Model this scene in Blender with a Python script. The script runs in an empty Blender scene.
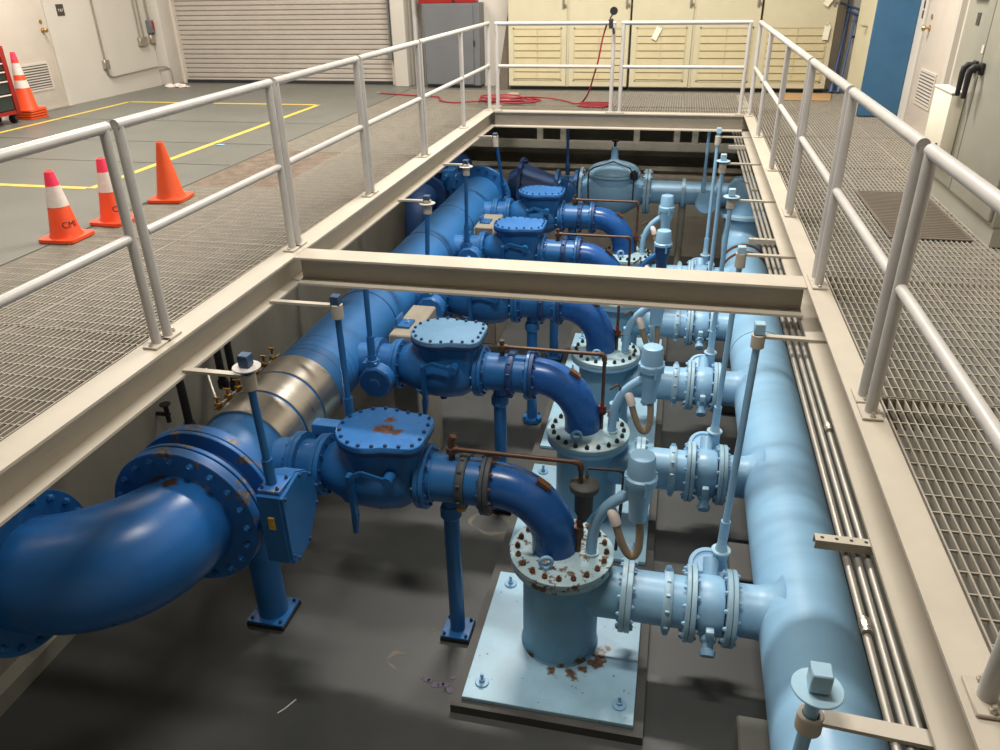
import bpy, bmesh, math, random
from mathutils import Vector, Matrix
random.seed(7)
PI = math.pi
COL = bpy.context.scene.collection

# ------------------------------------------------------------------ mesh helpers
def frame(d):
    d = Vector(d).normalized()
    a = Vector((0, 0, 1)) if abs(d.z) < 0.9 else Vector((1, 0, 0))
    u = a.cross(d).normalized(); v = d.cross(u)
    return u, v, d

class MB:
    def __init__(s): s.v = []; s.f = []
    def add(s, verts, faces):
        o = len(s.v); s.v += [Vector(p) for p in verts]
        s.f += [tuple(i + o for i in f) for f in faces]; return s
    def box(s, x0, x1, y0, y1, z0, z1):
        v = [(x0,y0,z0),(x1,y0,z0),(x1,y1,z0),(x0,y1,z0),(x0,y0,z1),(x1,y0,z1),(x1,y1,z1),(x0,y1,z1)]
        return s.add(v, [(0,3,2,1),(4,5,6,7),(0,1,5,4),(1,2,6,5),(2,3,7,6),(3,0,4,7)])
    def cbox(s, x0, x1, y0, y1, z0, z1, c=.01, seg=2):
        bm = bmesh.new(); bmesh.ops.create_cube(bm, size=1)
        for v in bm.verts:
            v.co = Vector(((x0+x1)/2 + v.co.x*(x1-x0), (y0+y1)/2 + v.co.y*(y1-y0), (z0+z1)/2 + v.co.z*(z1-z0)))
        bmesh.ops.bevel(bm, geom=bm.edges[:], offset=c, segments=seg, affect='EDGES', profile=.5)
        bm.verts.index_update()
        s.add([v.co.copy() for v in bm.verts], [tuple(v.index for v in f.verts) for f in bm.faces]); bm.free(); return s
    def obox(s, p0, p1, w, h):                      # bar of w x h section from p0 to p1 (w is horizontal)
        p0 = Vector(p0); p1 = Vector(p1); d = (p1-p0).normalized()
        side = Vector((0,0,1)).cross(d)
        if side.length < 1e-4: side = Vector((1,0,0))
        side.normalize(); up = d.cross(side)
        vs = []
        for p in (p0, p1):
            for a, b in ((-1,-1),(1,-1),(1,1),(-1,1)): vs.append(p + side*a*w/2 + up*b*h/2)
        return s.add(vs, [(3,2,1,0),(4,5,6,7),(0,1,5,4),(1,2,6,5),(2,3,7,6),(3,0,4,7)])
    def lathe(s, prof, o, d, seg=32, closed=False):  # prof: [(radius, distance along d)]
        u, v, d = frame(d); o = Vector(o); vs = []; fs = []
        for r, h in prof:
            for k in range(seg):
                a = 2*PI*k/seg; vs.append(o + d*h + (u*math.cos(a) + v*math.sin(a))*r)
        n = len(prof)
        for i in range(n if closed else n-1):
            j = (i+1) % n
            for k in range(seg):
                k2 = (k+1) % seg; fs.append((i*seg+k, i*seg+k2, j*seg+k2, j*seg+k))
        if not closed:
            if prof[0][0] > 1e-5: fs.append(tuple(range(seg-1, -1, -1)))
            if prof[-1][0] > 1e-5: fs.append(tuple((n-1)*seg + k for k in range(seg)))
        return s.add(vs, fs)
    def cyl(s, p0, p1, r, r1=None, seg=24):
        p0 = Vector(p0); p1 = Vector(p1)
        return s.lathe([(r, 0), (r if r1 is None else r1, (p1-p0).length)], p0, p1-p0, seg)
    def disc(s, o, d, r, t, c=.006, seg=40):         # chamfered disc, from o along d
        return s.lathe([(r-c, 0), (r, c), (r, t-c), (r-c, t)], o, d, seg)
    def ring(s, o, d, ri, ro, t, seg=40, c=.004):
        return s.lathe([(ri,0),(ro-c,0),(ro,c),(ro,t-c),(ro-c,t),(ri,t)], o, d, seg, closed=True)
    def tube(s, pts, r, seg=16, cap=True):
        pts = [Vector(p) for p in pts]; n = len(pts)
        rs = r if isinstance(r, (list, tuple)) else [r]*n
        tang = [(pts[min(i+1, n-1)] - pts[max(i-1, 0)]).normalized() for i in range(n)]
        u, v, _ = frame(tang[0]); vs = []; fs = []
        for i in range(n):
            t = tang[i]; u = (u - t*u.dot(t)).normalized(); v = t.cross(u)
            for k in range(seg):
                a = 2*PI*k/seg; vs.append(pts[i] + (u*math.cos(a) + v*math.sin(a))*rs[i])
        for i in range(n-1):
            for k in range(seg):
                k2 = (k+1) % seg; fs.append((i*seg+k, i*seg+k2, (i+1)*seg+k2, (i+1)*seg+k))
        if cap: fs += [tuple(range(seg-1, -1, -1)), tuple((n-1)*seg + k for k in range(seg))]
        return s.add(vs, fs)
    def prism(s, poly, ext):                          # poly: 3-D outline, extruded by vector ext
        e = Vector(ext); n = len(poly); P = [Vector(p) for p in poly]
        nrm = Vector((0,0,0))
        for i in range(n): nrm += P[i].cross(P[(i+1) % n])
        if nrm.dot(e) > 0: P = P[::-1]
        fs = [tuple(range(n)), tuple(2*n-1-i for i in range(n))]
        for i in range(n):
            j = (i+1) % n; fs.append((j, i, n+i, n+j))
        return s.add(P + [p + e for p in P], fs)
    def torus(s, o, d, R, r, a0=0, a1=2*PI, n=32, seg=12):
        u, v, d = frame(d); o = Vector(o)
        full = abs(a1-a0-2*PI) < 1e-4
        pts = [o + (u*math.cos(a0+(a1-a0)*i/n) + v*math.sin(a0+(a1-a0)*i/n))*R for i in range(n+1)]
        return s.tube(pts, r, seg, cap=not full)

ORG = {}
KID = {}                                              # object name -> its children
def mesh(name, mb, mat, off=Vector((0,0,0)), angle=38):
    me = bpy.data.meshes.new(name)
    me.from_pydata([tuple(v - off) for v in mb.v], [], mb.f)
    me.polygons.foreach_set('use_smooth', [True]*len(me.polygons))
    me.set_sharp_from_angle(angle=math.radians(angle))
    me.materials.append(mat); me.update(); return me
def tag(o, label, cat, group=None, kind=None):
    if label: o['label'] = label
    if cat: o['category'] = cat
    if group: o['group'] = group
    if kind: o['kind'] = kind
    return o
def thing(name, label, cat, loc=(0,0,0), group=None):
    o = bpy.data.objects.new(name, None); COL.objects.link(o); o.location = loc
    o.empty_display_size = .1; ORG[o] = Vector(loc)
    return tag(o, label, cat, group)
def part(name, mb, mat, parent, label=None):          # vertices given in world space
    o = bpy.data.objects.new(name, mesh(name, mb, mat, ORG[parent])); COL.objects.link(o)
    o.parent = parent; ORG[o] = ORG[parent]; KID.setdefault(parent.name, []).append(o)
    if label: o['label'] = label
    return o
def single(name, mb, mat, label, cat, loc=None, group=None):
    off = Vector(loc) if loc is not None else sum((v for v in mb.v), Vector())/len(mb.v)
    o = bpy.data.objects.new(name, mesh(name, mb, mat, off)); COL.objects.link(o); o.location = off
    ORG[o] = off; return tag(o, label, cat, group)
def struct(name, mb, mat, parent=None):
    o = bpy.data.objects.new(name, mesh(name, mb, mat, ORG[parent] if parent else Vector((0,0,0)))); COL.objects.link(o)
    if parent: o.parent = parent
    else: o['kind'] = 'structure'
    ORG[o] = Vector((0,0,0)); return o
def copy_tree(o, parent=None):
    c = o.copy(); COL.objects.link(c); c.parent = parent
    ORG[c] = ORG.get(o, Vector((0,0,0)))
    if parent: KID.setdefault(parent.name, []).append(c)
    for ch in list(KID.get(o.name, [])): copy_tree(ch, c)
    return c
def clone(o, shift, label, group=None):
    c = copy_tree(o); c.location = Vector(o.location) + Vector(shift); c['label'] = label
    if group: c['group'] = group
    return c
BM = {}
def bolt_mesh(size, L, mat):
    k = (round(size, 4), round(L, 3), mat.name)
    if k not in BM:
        m = MB(); m.lathe([(size, 0), (size, size*.9), (size*.85, size*1.05)], (0,0,0), (0,0,1), 6)
        m.lathe([(size*.55, size*1.0), (size*.55, size*1.0 + L), (size*.4, size*1.05 + L)], (0,0,0), (0,0,1), 8)
        BM[k] = mesh('bolt', m, mat)
    return BM[k]
def bolts(parent, o, d, R, n, size, mat, L=.006, a0=0.0, flip=False, name='bolt'):
    u, v, d = frame(d); me = bolt_mesh(size, L, mat)
    for k in range(n):
        a = a0 + 2*PI*k/n
        place_bolt(parent, Vector(o) + (u*math.cos(a) + v*math.sin(a))*R, d, me, name)
def place_bolt(parent, p, d, me, name='bolt'):
    b = bpy.data.objects.new(name, me); COL.objects.link(b); b.parent = parent; KID.setdefault(parent.name, []).append(b)
    b.rotation_mode = 'QUATERNION'; b.rotation_quaternion = Vector((0,0,1)).rotation_difference(Vector(d))
    b.location = Vector(p) - ORG[parent]; return b

# ------------------------------------------------------------------ materials
def lin(c): return tuple(((x/255)/12.92 if x/255 <= .04045 else ((x/255+.055)/1.055)**2.4) for x in c)
def mat(name, rgb, rough=.5, metal=0.0, var=.12, vscale=4.0, rust=0.0, rscale=11.0, rustcol=(78,48,30), spots=(), bump=0.0, bscale=60, stretch=(1,1,1), per_object=True, spec=.5, spot_amp=.09, spot_scale=18.0):
    m = bpy.data.materials.new(name); m.use_nodes = True
    nt = m.node_tree; N = nt.nodes; L = nt.links
    bs = N['Principled BSDF']; bs.inputs['Roughness'].default_value = rough; bs.inputs['Metallic'].default_value = metal
    bs.inputs['Specular IOR Level'].default_value = spec
    tc = N.new('ShaderNodeTexCoord'); vec = tc.outputs['Object']
    mp = N.new('ShaderNodeMapping'); mp.inputs['Scale'].default_value = stretch; L.new(vec, mp.inputs['Vector']); vec2 = mp.outputs[0]
    if per_object:
        oi = N.new('ShaderNodeObjectInfo'); mu = N.new('ShaderNodeVectorMath'); mu.operation = 'SCALE'
        mu.inputs[0].default_value = (31, 17, 23); L.new(oi.outputs['Random'], mu.inputs['Scale'])
        ad = N.new('ShaderNodeVectorMath'); L.new(vec2, ad.inputs[0]); L.new(mu.outputs[0], ad.inputs[1]); vec2 = ad.outputs[0]
    c = lin(rgb)
    def noise(scale, detail, v):
        n = N.new('ShaderNodeTexNoise'); n.inputs['Scale'].default_value = scale; n.inputs['Detail'].default_value = detail
        n.inputs['Roughness'].default_value = .6; L.new(v, n.inputs['Vector']); return n.outputs['Fac']
    n1 = noise(vscale, 6, vec2)
    r = N.new('ShaderNodeValToRGB'); r.color_ramp.elements[0].position = .3; r.color_ramp.elements[1].position = .7
    r.color_ramp.elements[0].color = (*[x*(1-var) for x in c], 1); r.color_ramp.elements[1].color = (*[min(1, x*(1+var)) for x in c], 1)
    L.new(n1, r.inputs[0]); col = r.outputs[0]
    masks = []
    if rust > 0:
        n2 = noise(rscale, 8, vec2)
        mr = N.new('ShaderNodeMapRange'); mr.inputs['From Min'].default_value = .76 - rust; mr.inputs['From Max'].default_value = .80 - rust
        L.new(n2, mr.inputs['Value']); masks.append(mr.outputs[0])
    if spots:
        n3 = noise(spot_scale, 5, vec)
        for (x, y, z, rad) in spots:
            ds = N.new('ShaderNodeVectorMath'); ds.operation = 'DISTANCE'; ds.inputs[1].default_value = (x, y, z); L.new(vec, ds.inputs[0])
            ma = N.new('ShaderNodeMath'); ma.operation = 'MULTIPLY_ADD'; ma.inputs[1].default_value = spot_amp*2; L.new(n3, ma.inputs[0]); L.new(ds.outputs['Value'], ma.inputs[2])
            mr = N.new('ShaderNodeMapRange'); mr.inputs['From Min'].default_value = rad + spot_amp + .012; mr.inputs['From Max'].default_value = rad + spot_amp - .012
            L.new(ma.outputs[0], mr.inputs['Value']); masks.append(mr.outputs[0])
    for mk in masks:
        rc = N.new('ShaderNodeValToRGB'); rl = lin(rustcol)
        rc.color_ramp.elements[0].color = (*[x*.45 for x in rl], 1); rc.color_ramp.elements[1].color = (*[min(1, x*1.7) for x in rl], 1)
        rc.color_ramp.elements[0].position = .35; rc.color_ramp.elements[1].position = .7
        L.new(noise(40, 4, vec2), rc.inputs[0])
        mx = N.new('ShaderNodeMix'); mx.data_type = 'RGBA'; L.new(mk, mx.inputs[0]); L.new(col, mx.inputs[6]); L.new(rc.outputs[0], mx.inputs[7]); col = mx.outputs[2]
    L.new(col, bs.inputs['Base Color'])
    rr = N.new('ShaderNodeMapRange'); rr.inputs['To Min'].default_value = max(.05, rough-.1); rr.inputs['To Max'].default_value = min(1, rough+.12)
    L.new(n1, rr.inputs['Value']); L.new(rr.outputs[0], bs.inputs['Roughness'])
    if bump > 0:
        b = N.new('ShaderNodeBump'); b.inputs['Strength'].default_value = bump; b.inputs['Distance'].default_value = .01
        L.new(noise(bscale, 4, vec2), b.inputs['Height']); L.new(b.outputs[0], bs.inputs['Normal'])
    return m

BLUE = (36,98,158); LB = (140,183,215)
M = {}
M['blue'] = mat('royal_blue_paint', BLUE, .34, rust=.02, rscale=9, bump=.06, bscale=30)
M['header'] = mat('header_blue_paint', (46,110,172), .42, rust=0, var=.1, vscale=2.5, stretch=(1,1,1), bump=.04, bscale=20)
M['bigelbow'] = mat('elbow_blue_paint', (34,98,166), .30, rust=.0, var=.12, vscale=3, bump=.05, bscale=14,
                    spots=[(.02,-.05,.30,.05),(-.16,-.10,.315,.045),(-.52,-.42,.30,.03),(-.10,-.02,.30,.05)], rustcol=(70,48,34), spot_amp=.07)
M['flangerust'] = mat('chipped_blue_paint', (40,104,172), .5, rust=.20, rscale=7, rustcol=(116,108,104), bump=.08)
M['lid'] = mat('lid_blue_paint', (50,112,180), .3, rust=.02, rscale=7, rustcol=(120,84,62), bump=.12, bscale=14)
M['lidrust'] = mat('peeling_lid_paint', (46,108,174), .28, rust=.0, rustcol=(88,60,50), bump=.14, bscale=14, spots=[(.09,-.02,.33,.055),(.04,-.03,.33,.04),(.17,-.04,.33,.03),(.07,.08,.33,.03)], spot_amp=.06, spot_scale=16)
M['lidpale'] = mat('pale_lid_paint', (96,136,170), .42, rust=.015, rscale=8, bump=.1, bscale=14)  # even grey-blue, paler than the other lids
M['elbowblue'] = mat('deep_blue_paint', (30,84,152), .26, rust=.03, rscale=7, var=.16, rustcol=(44,44,48), bump=.03, bscale=16)
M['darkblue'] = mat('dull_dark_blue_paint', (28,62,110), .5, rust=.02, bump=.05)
M['gasket'] = mat('grimy_flange', (62,68,76), .6, rust=.07, rscale=12, rustcol=(110,66,36))
M['lb'] = mat('light_blue_paint', LB, .36, rust=.0, var=.08, vscale=3, bump=.04, bscale=24)
M['lbheader'] = mat('pale_blue_header_paint', (144,188,221), .36, var=.09, vscale=1.6, stretch=(.4,3,.4), bump=.03, bscale=16, spec=.4)
M['lbflange'] = mat('light_blue_flange_paint', (156,190,210), .4, rust=.03, rscale=9, rustcol=(128,128,110), bump=.05)
M['can'] = mat('can_paint', (114,162,190), .42, rust=.015, rscale=7, rustcol=(90,72,50), var=.13, bump=.05,
               stretch=(1,1,.5))
M['canfront'] = mat('stained_can_paint', (114,162,190), .42, rust=.02, rscale=7, rustcol=(82,70,48), var=.13, bump=.05,
               spots=[(.05,-.24,.0,.02),(.17,-.19,.0,.05),(-.16,-.19,.0,.03)], spot_amp=.07, spot_scale=26)
M['head'] = mat('rusty_head_paint', (160,188,198), .45, rust=.22, rscale=12, rustcol=(94,74,60), bump=.1)
M['headclean'] = mat('pump_head_paint', (158,188,200), .42, rust=.02, rscale=9, rustcol=(132,96,60), bump=.06)
M['plate'] = mat('base_plate_paint', (156,194,216), .36, rust=.10, rscale=24, rustcol=(104,78,58), bump=.03, bscale=20,
               spots=[(.28,-.12,.0,.045),(.25,-.18,.0,.04),(.30,-.05,.0,.03),(.12,-.29,.0,.03),(-.01,-.29,.0,.03),(.19,-.25,.0,.03)], spot_amp=.11, spot_scale=14)
M['plateclean'] = mat('plain_base_plate_paint', (154,192,212), .42, rust=.01, rscale=14, rustcol=(140,112,76))
M['nutblue'] = mat('worn_dark_nut', (62,84,112), .45, metal=.3, var=.25, vscale=30)
M['gratingrust'] = mat('rust_tinted_grating', (160,144,130), .65, metal=.1, var=.25, vscale=9)
M['rusty'] = mat('rusty_bolt', (98,62,38), .75, var=.4, vscale=40)
M['black'] = mat('black_steel', (40,40,44), .5)
M['cream'] = mat('cream_steel_paint', (182,174,160), .48, rust=.012, rscale=10, rustcol=(150,122,84), var=.06, bump=.05, bscale=40)
M['rail'] = mat('rail_paint', (184,181,178), .36, rust=.0, var=.06, vscale=9, spec=.5)
M['grating'] = mat('grating_steel', (174,167,155), .5, metal=.25, var=.12, vscale=12)
M['pitfloor'] = mat('pit_floor_paint', (68,70,70), .5, var=.2, vscale=1.4, rust=.06, rscale=2.6, rustcol=(96,90,78), bump=.04, bscale=9, per_object=False)
M['pad'] = mat('pad_concrete', (72,71,69), .6, var=.2, vscale=4, rust=.03, rscale=5, rustcol=(110,90,66))
M['pitwall'] = mat('pit_wall_concrete', (150,146,134), .8, var=.14, vscale=1.8, stretch=(1,1,.25), bump=.08, bscale=30, per_object=False)
M['pier'] = mat('pier_concrete', (142,135,122), .8, var=.12, vscale=7, bump=.1, bscale=40)
M['slab'] = mat('floor_grey_green_paint', (106,106,99), .42, var=.1, vscale=1.3, rust=.04, rscale=2.2, rustcol=(118,112,98), bump=.02, bscale=8, per_object=False)
M['wall'] = mat('wall_cream_paint', (202,196,186), .75, var=.04, vscale=1.2, bump=.03, bscale=60, per_object=False)
M['ceil'] = mat('ceiling_white', (210,206,198), .9, var=.03)
M['doorp'] = mat('door_paint', (204,194,182), .5, var=.04)
M['shutter'] = mat('shutter_paint', (176,168,158), .5, var=.06, vscale=3)
M['beige'] = mat('beige_enamel', (198,190,162), .42, var=.04)
M['beigedark'] = mat('beige_louver_enamel', (190,178,142), .45, var=.05)
M['grey'] = mat('grey_enamel', (106,108,112), .42, var=.05)
M['greygreen'] = mat('grey_green_enamel', (156,154,142), .42, var=.05)
M['lockerblue'] = mat('locker_blue_paint', (58,104,140), .45, var=.08)
M['yellow'] = mat('yellow_line_paint', (212,184,80), .55, var=.14, vscale=10)
M['orange'] = mat('cone_orange_vinyl', (240,82,40), .45, var=.08)
M['orangeold'] = mat('plain_cone_vinyl', (222,84,34), .5, var=.1)
M['pink'] = mat('cone_pink_vinyl', (255,62,96), .45, var=.06)
M['white'] = mat('reflective_white', (226,214,206), .4, var=.08, vscale=20)
M['red'] = mat('red_enamel', (150,36,32), .35, var=.1)
M['hose'] = mat('red_rubber_hose', (150,46,56), .45, var=.1)
M['copper'] = mat('old_copper_pipe', (92,68,54), .45, metal=.35, var=.35, vscale=14)
M['brass'] = mat('brass', (176,134,70), .35, metal=.8, var=.2, vscale=20)
M['pot'] = mat('dark_cast_iron', (66,68,66), .6, rust=.05, rscale=14, rustcol=(120,84,52))
M['steel'] = mat('brushed_stainless', (196,190,180), .3, metal=.95, var=.05, vscale=4, stretch=(1,6,1), spec=.5)
M['galv'] = mat('galvanised_steel', (176,170,158), .32, metal=.75, var=.12, vscale=14)
M['conduit'] = mat('dull_conduit', (158,154,146), .42, metal=.5, var=.1, vscale=9)
M['mat'] = mat('ribbed_rubber_mat', (104,94,82), .7, var=.1)
M['card'] = mat('cardboard', (178,142,98), .8, var=.1)
M['tanhose'] = mat('tan_rubber_hose', (146,128,106), .55, var=.2, vscale=16)
M['dark'] = mat('dark_rubber', (34,34,36), .55)
M['sign'] = mat('dark_sign_plastic', (70,60,56), .5, var=.04)
M['gold'] = mat('satin_brass_knob', (190,160,104), .28, metal=.8)
M['woodboard'] = mat('dark_board', (92,82,70), .7, var=.15, stretch=(1,1,6))
M['tooldraw'] = mat('drawer_black_green', (50,58,54), .4)
M['grate_dark'] = mat('joist_steel', (120,112,100), .6, var=.12)
M['paper'] = mat('white_tag', (236,230,210), .6, var=.04)
M['bluetool'] = mat('tool_blue_paint', (56,82,130), .45)
M['yplate'] = mat('yellow_plate', (196,160,60), .45, var=.2, vscale=30)
M['debris'] = mat('paint_flake', (96,88,104), .7)
M['ltrefl'] = mat('lamp_housing', (225,225,225), .6)

# ------------------------------------------------------------------ layout constants (metres; y runs away from the camera, z=0 is the walkway)
W = 3.18; YF = 5.94; ZF = -2.5
def PY(i): return -.6 + 1.47*i
ZD = -1.18; ZS = -1.93; XH = -.25; RH = .295; XR = 3.40; RR = .285
NTH = ['nearest', 'second', 'third', 'fourth', 'farthest']
WHERE = ['the nearest pump', 'the second pump back', 'the third pump back', 'the fourth pump back', 'the farthest pump']

# ------------------------------------------------------------------ room
YB = 8.45; XL = -6.35; XW = 4.95; YN = -15.0; ZC = 5.6
struct('floor', MB().box(XL-.2, -1.83, YN-.2, YB+.2, -.4, 0).box(-1.83, XW+.2, 7.95, 9.6, -.25, 0).box(-1.83, XW+.2, YN-.2, -4.3, -.4, 0), M['slab'])
struct('wall_left', MB().box(XL-.2, XL, YN, YB+.2, 0, ZC), M['wall'])
struct('wall_right', MB().box(XW, XW+.2, YN, YB+.2, -.4, ZC), M['wall'])
struct('wall_back', MB().box(XL-.2, -6.14, YB, YB+.2, 0, ZC).box(-2.22, XW+.2, YB, YB+.2, 0, ZC).box(-6.14, -2.22, YB, YB+.2, 3.6, ZC).box(-6.14, -2.22, YB+.15, YB+.2, 0, 3.6), M['wall'])
struct('wall_front', MB().box(XL-.2, XW+.2, YN-.2, YN, 0, ZC), M['grey'])
struct('ceiling', MB().box(XL-.2, XW+.2, YN-.2, YB+.2, ZC, ZC+.15), M['ceil'])
struct('trim_1', MB().cbox(XL, -6.14, 8.08, YB, 0, ZC, .02), M['wall'])
struct('trim_2', MB().cbox(-2.16, -1.93, 8.22, YB, 0, ZC, .015), M['wall'])
# pit shell
struct('pit_floor', MB().box(-1.83, XW, -4.3, 9.6, ZF-.2, ZF), M['pitfloor'])
struct('pit_wall_left', MB().box(-1.83, -1.62, -4.3, 7.95, ZF, -.035).box(-1.83, -1.62, 7.95, 9.6, ZF, -.25).box(-1.62, -1.5, -4.1, 7.75, ZF, -2.37), M['pitwall'])
struct('pit_wall_right', MB().box(3.95, XW, -4.3, 9.6, ZF, -.35), M['pitwall'])
struct('pit_wall_far', MB().box(-1.62, 3.95, 9.4, 9.6, ZF, -.25), M['pitwall'])
struct('pit_wall_near', MB().box(-1.62, 3.95, -4.3, -4.1, ZF, -.035), M['pitwall'])
struct('trim_3', MB().box(-1.62, 3.95, 7.85, 9.4, ZF, -1.24), M['pier'])
struct('trim_4', MB().box(-1.62, 3.95, 7.78, 7.93, -.83, -.72).box(-1.62, 3.95, 7.88, 7.95, -.25, -.035), M['pitwall'])
for k, x in enumerate((-.9, .25, .62, 1.75, 2.35, 2.62, 3.4)): struct('trim_%d' % (5+k), MB().box(x, x+.09, 7.84, 7.93, -.72, -.25), M['pitwall'])
# doors
def slat_shutter():
    r = thing('roll_up_door', None, None); r['kind'] = 'structure'; r.name = 'door_1'
    m = MB(); pr = []
    for k in range(48):
        z = k*.075
        pr += [(.0, z), (.022, z+.012), (.022, z+.055), (0, z+.068)]
    vs = []; fs = []
    for (d, z) in pr: vs += [(-6.12, YB+.06-d, z+.01), (-2.24, YB+.06-d, z+.01)]
    for i in range(len(pr)-1): fs.append((2*i, 2*i+1, 2*i+3, 2*i+2))
    m.add(vs, fs); struct('slat_curtain', m, M['shutter'], r)
    for x in (-6.14, -2.24): struct('guide_track', MB().box(x-.03, x+.05, YB-.03, YB+.07, 0, 3.6), M['doorp'], r)
    struct('bottom_bar', MB().box(-6.1, -2.26, YB+.0, YB+.07, 0.004, .05), M['black'], r)
slat_shutter()
def wall_door(nm, x, y0, y1, sgn, knob_y):
    r = thing(nm, None, None); r['kind'] = 'structure'
    xa, xb = sorted((x, x + sgn*.03))
    struct('leaf', MB().cbox(xa, xb, y0+.05, y1-.05, .012, 2.1, .004), M['doorp'], r)
    xa, xb = sorted((x, x + sgn*.05))
    struct('frame', MB().box(xa, xb, y0-.05, y0+.045, 0, 2.2).box(xa, xb, y1-.045, y1+.05, 0, 2.2).box(xa, xb, y0-.05, y1+.05, 2.105, 2.2), M['wall'], r)
    lv = MB(); yl0, yl1 = (y0+y1)/2-.3, (y0+y1)/2+.3
    xs = x + sgn*.03
    a, b = sorted((xs, xs + sgn*.012))
    lv.box(a, b, yl0, yl1, .60, .625).box(a, b, yl0, yl1, .27, .295).box(a, b, yl0, yl0+.025, .295, .6).box(a, b, yl1-.025, yl1, .295, .6)
    fr = struct('louver_frame', lv, M['doorp'], r)
    sl = MB()
    for k in range(9):
        z = .305 + k*.033; sl.prism([(xs-sgn*.0, yl0+.025, z+.012), (xs+sgn*.014, yl0+.025, z), (xs+sgn*.014, yl0+.025, z+.005), (xs, yl0+.025, z+.02)], (0, yl1-yl0-.05, 0))
    struct('louver_slats', sl, M['shutter'], r)
    struct('louver_back', MB().box(*sorted((xs, xs+sgn*.002)), yl0+.025, yl1-.025, .295, .6), M['grey'], r)
    kb = MB().lathe([(.032,0),(.032,.008),(.012,.012),(.012,.04),(.026,.05),(.030,.065),(.022,.08),(0,.084)], (xs, knob_y, 1.02), (sgn,0,0), 20)
    kb.lathe([(.026,0),(.026,.01),(.0,.012)], (xs, knob_y, 1.13), (sgn,0,0), 16)
    struct('knob', kb, M['gold'], r)
    struct('threshold', MB().box(*sorted((x, x+sgn*.09)), y0, y1, 0.0005, .011), M['galv'], r)
wall_door('door_2', XL, 4.72, 5.78, 1, 5.62)
wall_door('door_3', XW, 4.42, 5.56, -1, 5.32)

# ------------------------------------------------------------------ structural beams
def ibeam(name, p0, p1, half, depth, label, m='cream'):
    p0 = Vector(p0); p1 = Vector(p1); d = (p1-p0).normalized(); s = Vector((0,0,1)).cross(d)
    t = .014; w = .007
    prof = [(-half,0),(half,0),(half,-t),(w,-t-.008),(w,-depth+t+.008),(half,-depth+t),(half,-depth),(-half,-depth),(-half,-depth+t),(-w,-depth+t+.008),(-w,-t-.008),(-half,-t)]
    return single(name, MB().prism([p0 + s*a + Vector((0,0,b)) for a, b in prof], p1-p0), M[m], label, 'steel beam', p0)
ibeam('steel_beam', (-.08,-4.1,0), (-.08,7.74,0), .08, .2, 'long cream steel beam along the left edge of the pit, under the left railing')
single('steel_beam', MB().prism([(W,-4.1,0),(W+.12,-4.1,0),(W+.12,-4.1,-.20),(W+.22,-4.1,-.207),(W+.22,-4.1,-.22),(W-.004,-4.1,-.22),(W-.004,-4.1,-.207),(W+.106,-4.1,-.20),(W+.106,-4.1,-.02),(W,-4.1,-.012)],(0,11.84,0)), M['cream'], 'long cream steel beam along the right edge of the pit, under the right railing', 'steel beam', (W+.06,-4.1,0))
ibeam('steel_beam', (.002,.095,-.001), (W-.002,.095,-.001), .095, .19, 'cream cross beam spanning the pit in the middle, no railing on it')
ibeam('steel_beam', (.002,YF+.075,-.001), (W-.002,YF+.075,-.001), .075, .2, 'cream steel beam across the far end of the pit under the far railing')
seams = [-4.24, -2.755, -1.27, .215, 1.70, 3.185, 4.67, 6.155, 7.93]
js = 0
for k, y in enumerate(seams[1:-1]):
    o = ibeam('grating_joist', (-1.61, y, -.037), (-.17, y, -.037), .03, .1, 'short grey joist under the left walkway grating, %s from the camera end' % ['first','second','third','fourth','fifth','sixth','seventh'][k], 'grate_dark'); o['category'] = 'joist'; o['group'] = 'joists under the left walkway'
    o = ibeam('grating_joist', (3.31, y, -.037), (4.93, y, -.037), .03, .1, 'short grey joist under the right walkway grating, %s from the camera end' % ['first','second','third','fourth','fifth','sixth','seventh'][k], 'grate_dark'); o['category'] = 'joist'; o['group'] = 'joists under the right walkway'

# ------------------------------------------------------------------ gratings (real bars)
GC = {}
def grating(x0, x1, y0, y1, label, group, m_='grating'):
    w = x1-x0-.008; l = y1-y0-.010
    key = (round(w,3), round(l,3), m_)
    if key not in GC:
        m = MB(); n = int(round(w/.0318)); t = .0056
        for k in range(n+1):
            x = k*(w-t)/n; m.box(x, x+t, 0, l, -.03, 0)
        m.box(0, w, 0, .005, -.03, -.0005); m.box(0, w, l-.005, l, -.03, -.0005)
        nc = int(l/.1)
        for k in range(1, nc+1):
            y = k*l/(nc+1); m.box(0, w, y-.003, y+.003, -.012, -.004)
        GC[key] = mesh('floor_grating', m, M[m_])
    o = bpy.data.objects.new('floor_grating', GC[key]); COL.objects.link(o); o.location = (x0+.004, y0+.005, 0)
    return tag(o, label, 'grating', group)
ROWN = ['first','second','third','fourth','fifth','sixth','seventh','eighth']
for k in range(8):
    for j, (a, b) in enumerate(((-.985, -.165), (-1.81, -.985))):
        grating(a, b, seams[k], seams[k+1], 'left walkway grating panel, %s row from the camera, %s' % (ROWN[k], ['beside the pit beam','on the cone side'][j]), 'grating panels of the left walkway', 'gratingrust' if (k == 4 and j == 1) else 'grating')
    for j, (a, b) in enumerate(((3.305, 3.855), (3.855, 4.405), (4.405, 4.945))):
        grating(a, b, seams[k], seams[k+1], 'right walkway grating panel, %s row from the camera, %s' % (ROWN[k], ['beside the pit beam','in the middle strip','against the wall'][j]), 'grating panels of the right walkway')
for k in range(4):
    a = -.16 + k*.865
    grating(a, a+.865, 6.095, 7.93, 'far walkway grating panel before the beige cabinets, %s from the left' % ROWN[k], 'grating panels of the far walkway')

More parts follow.
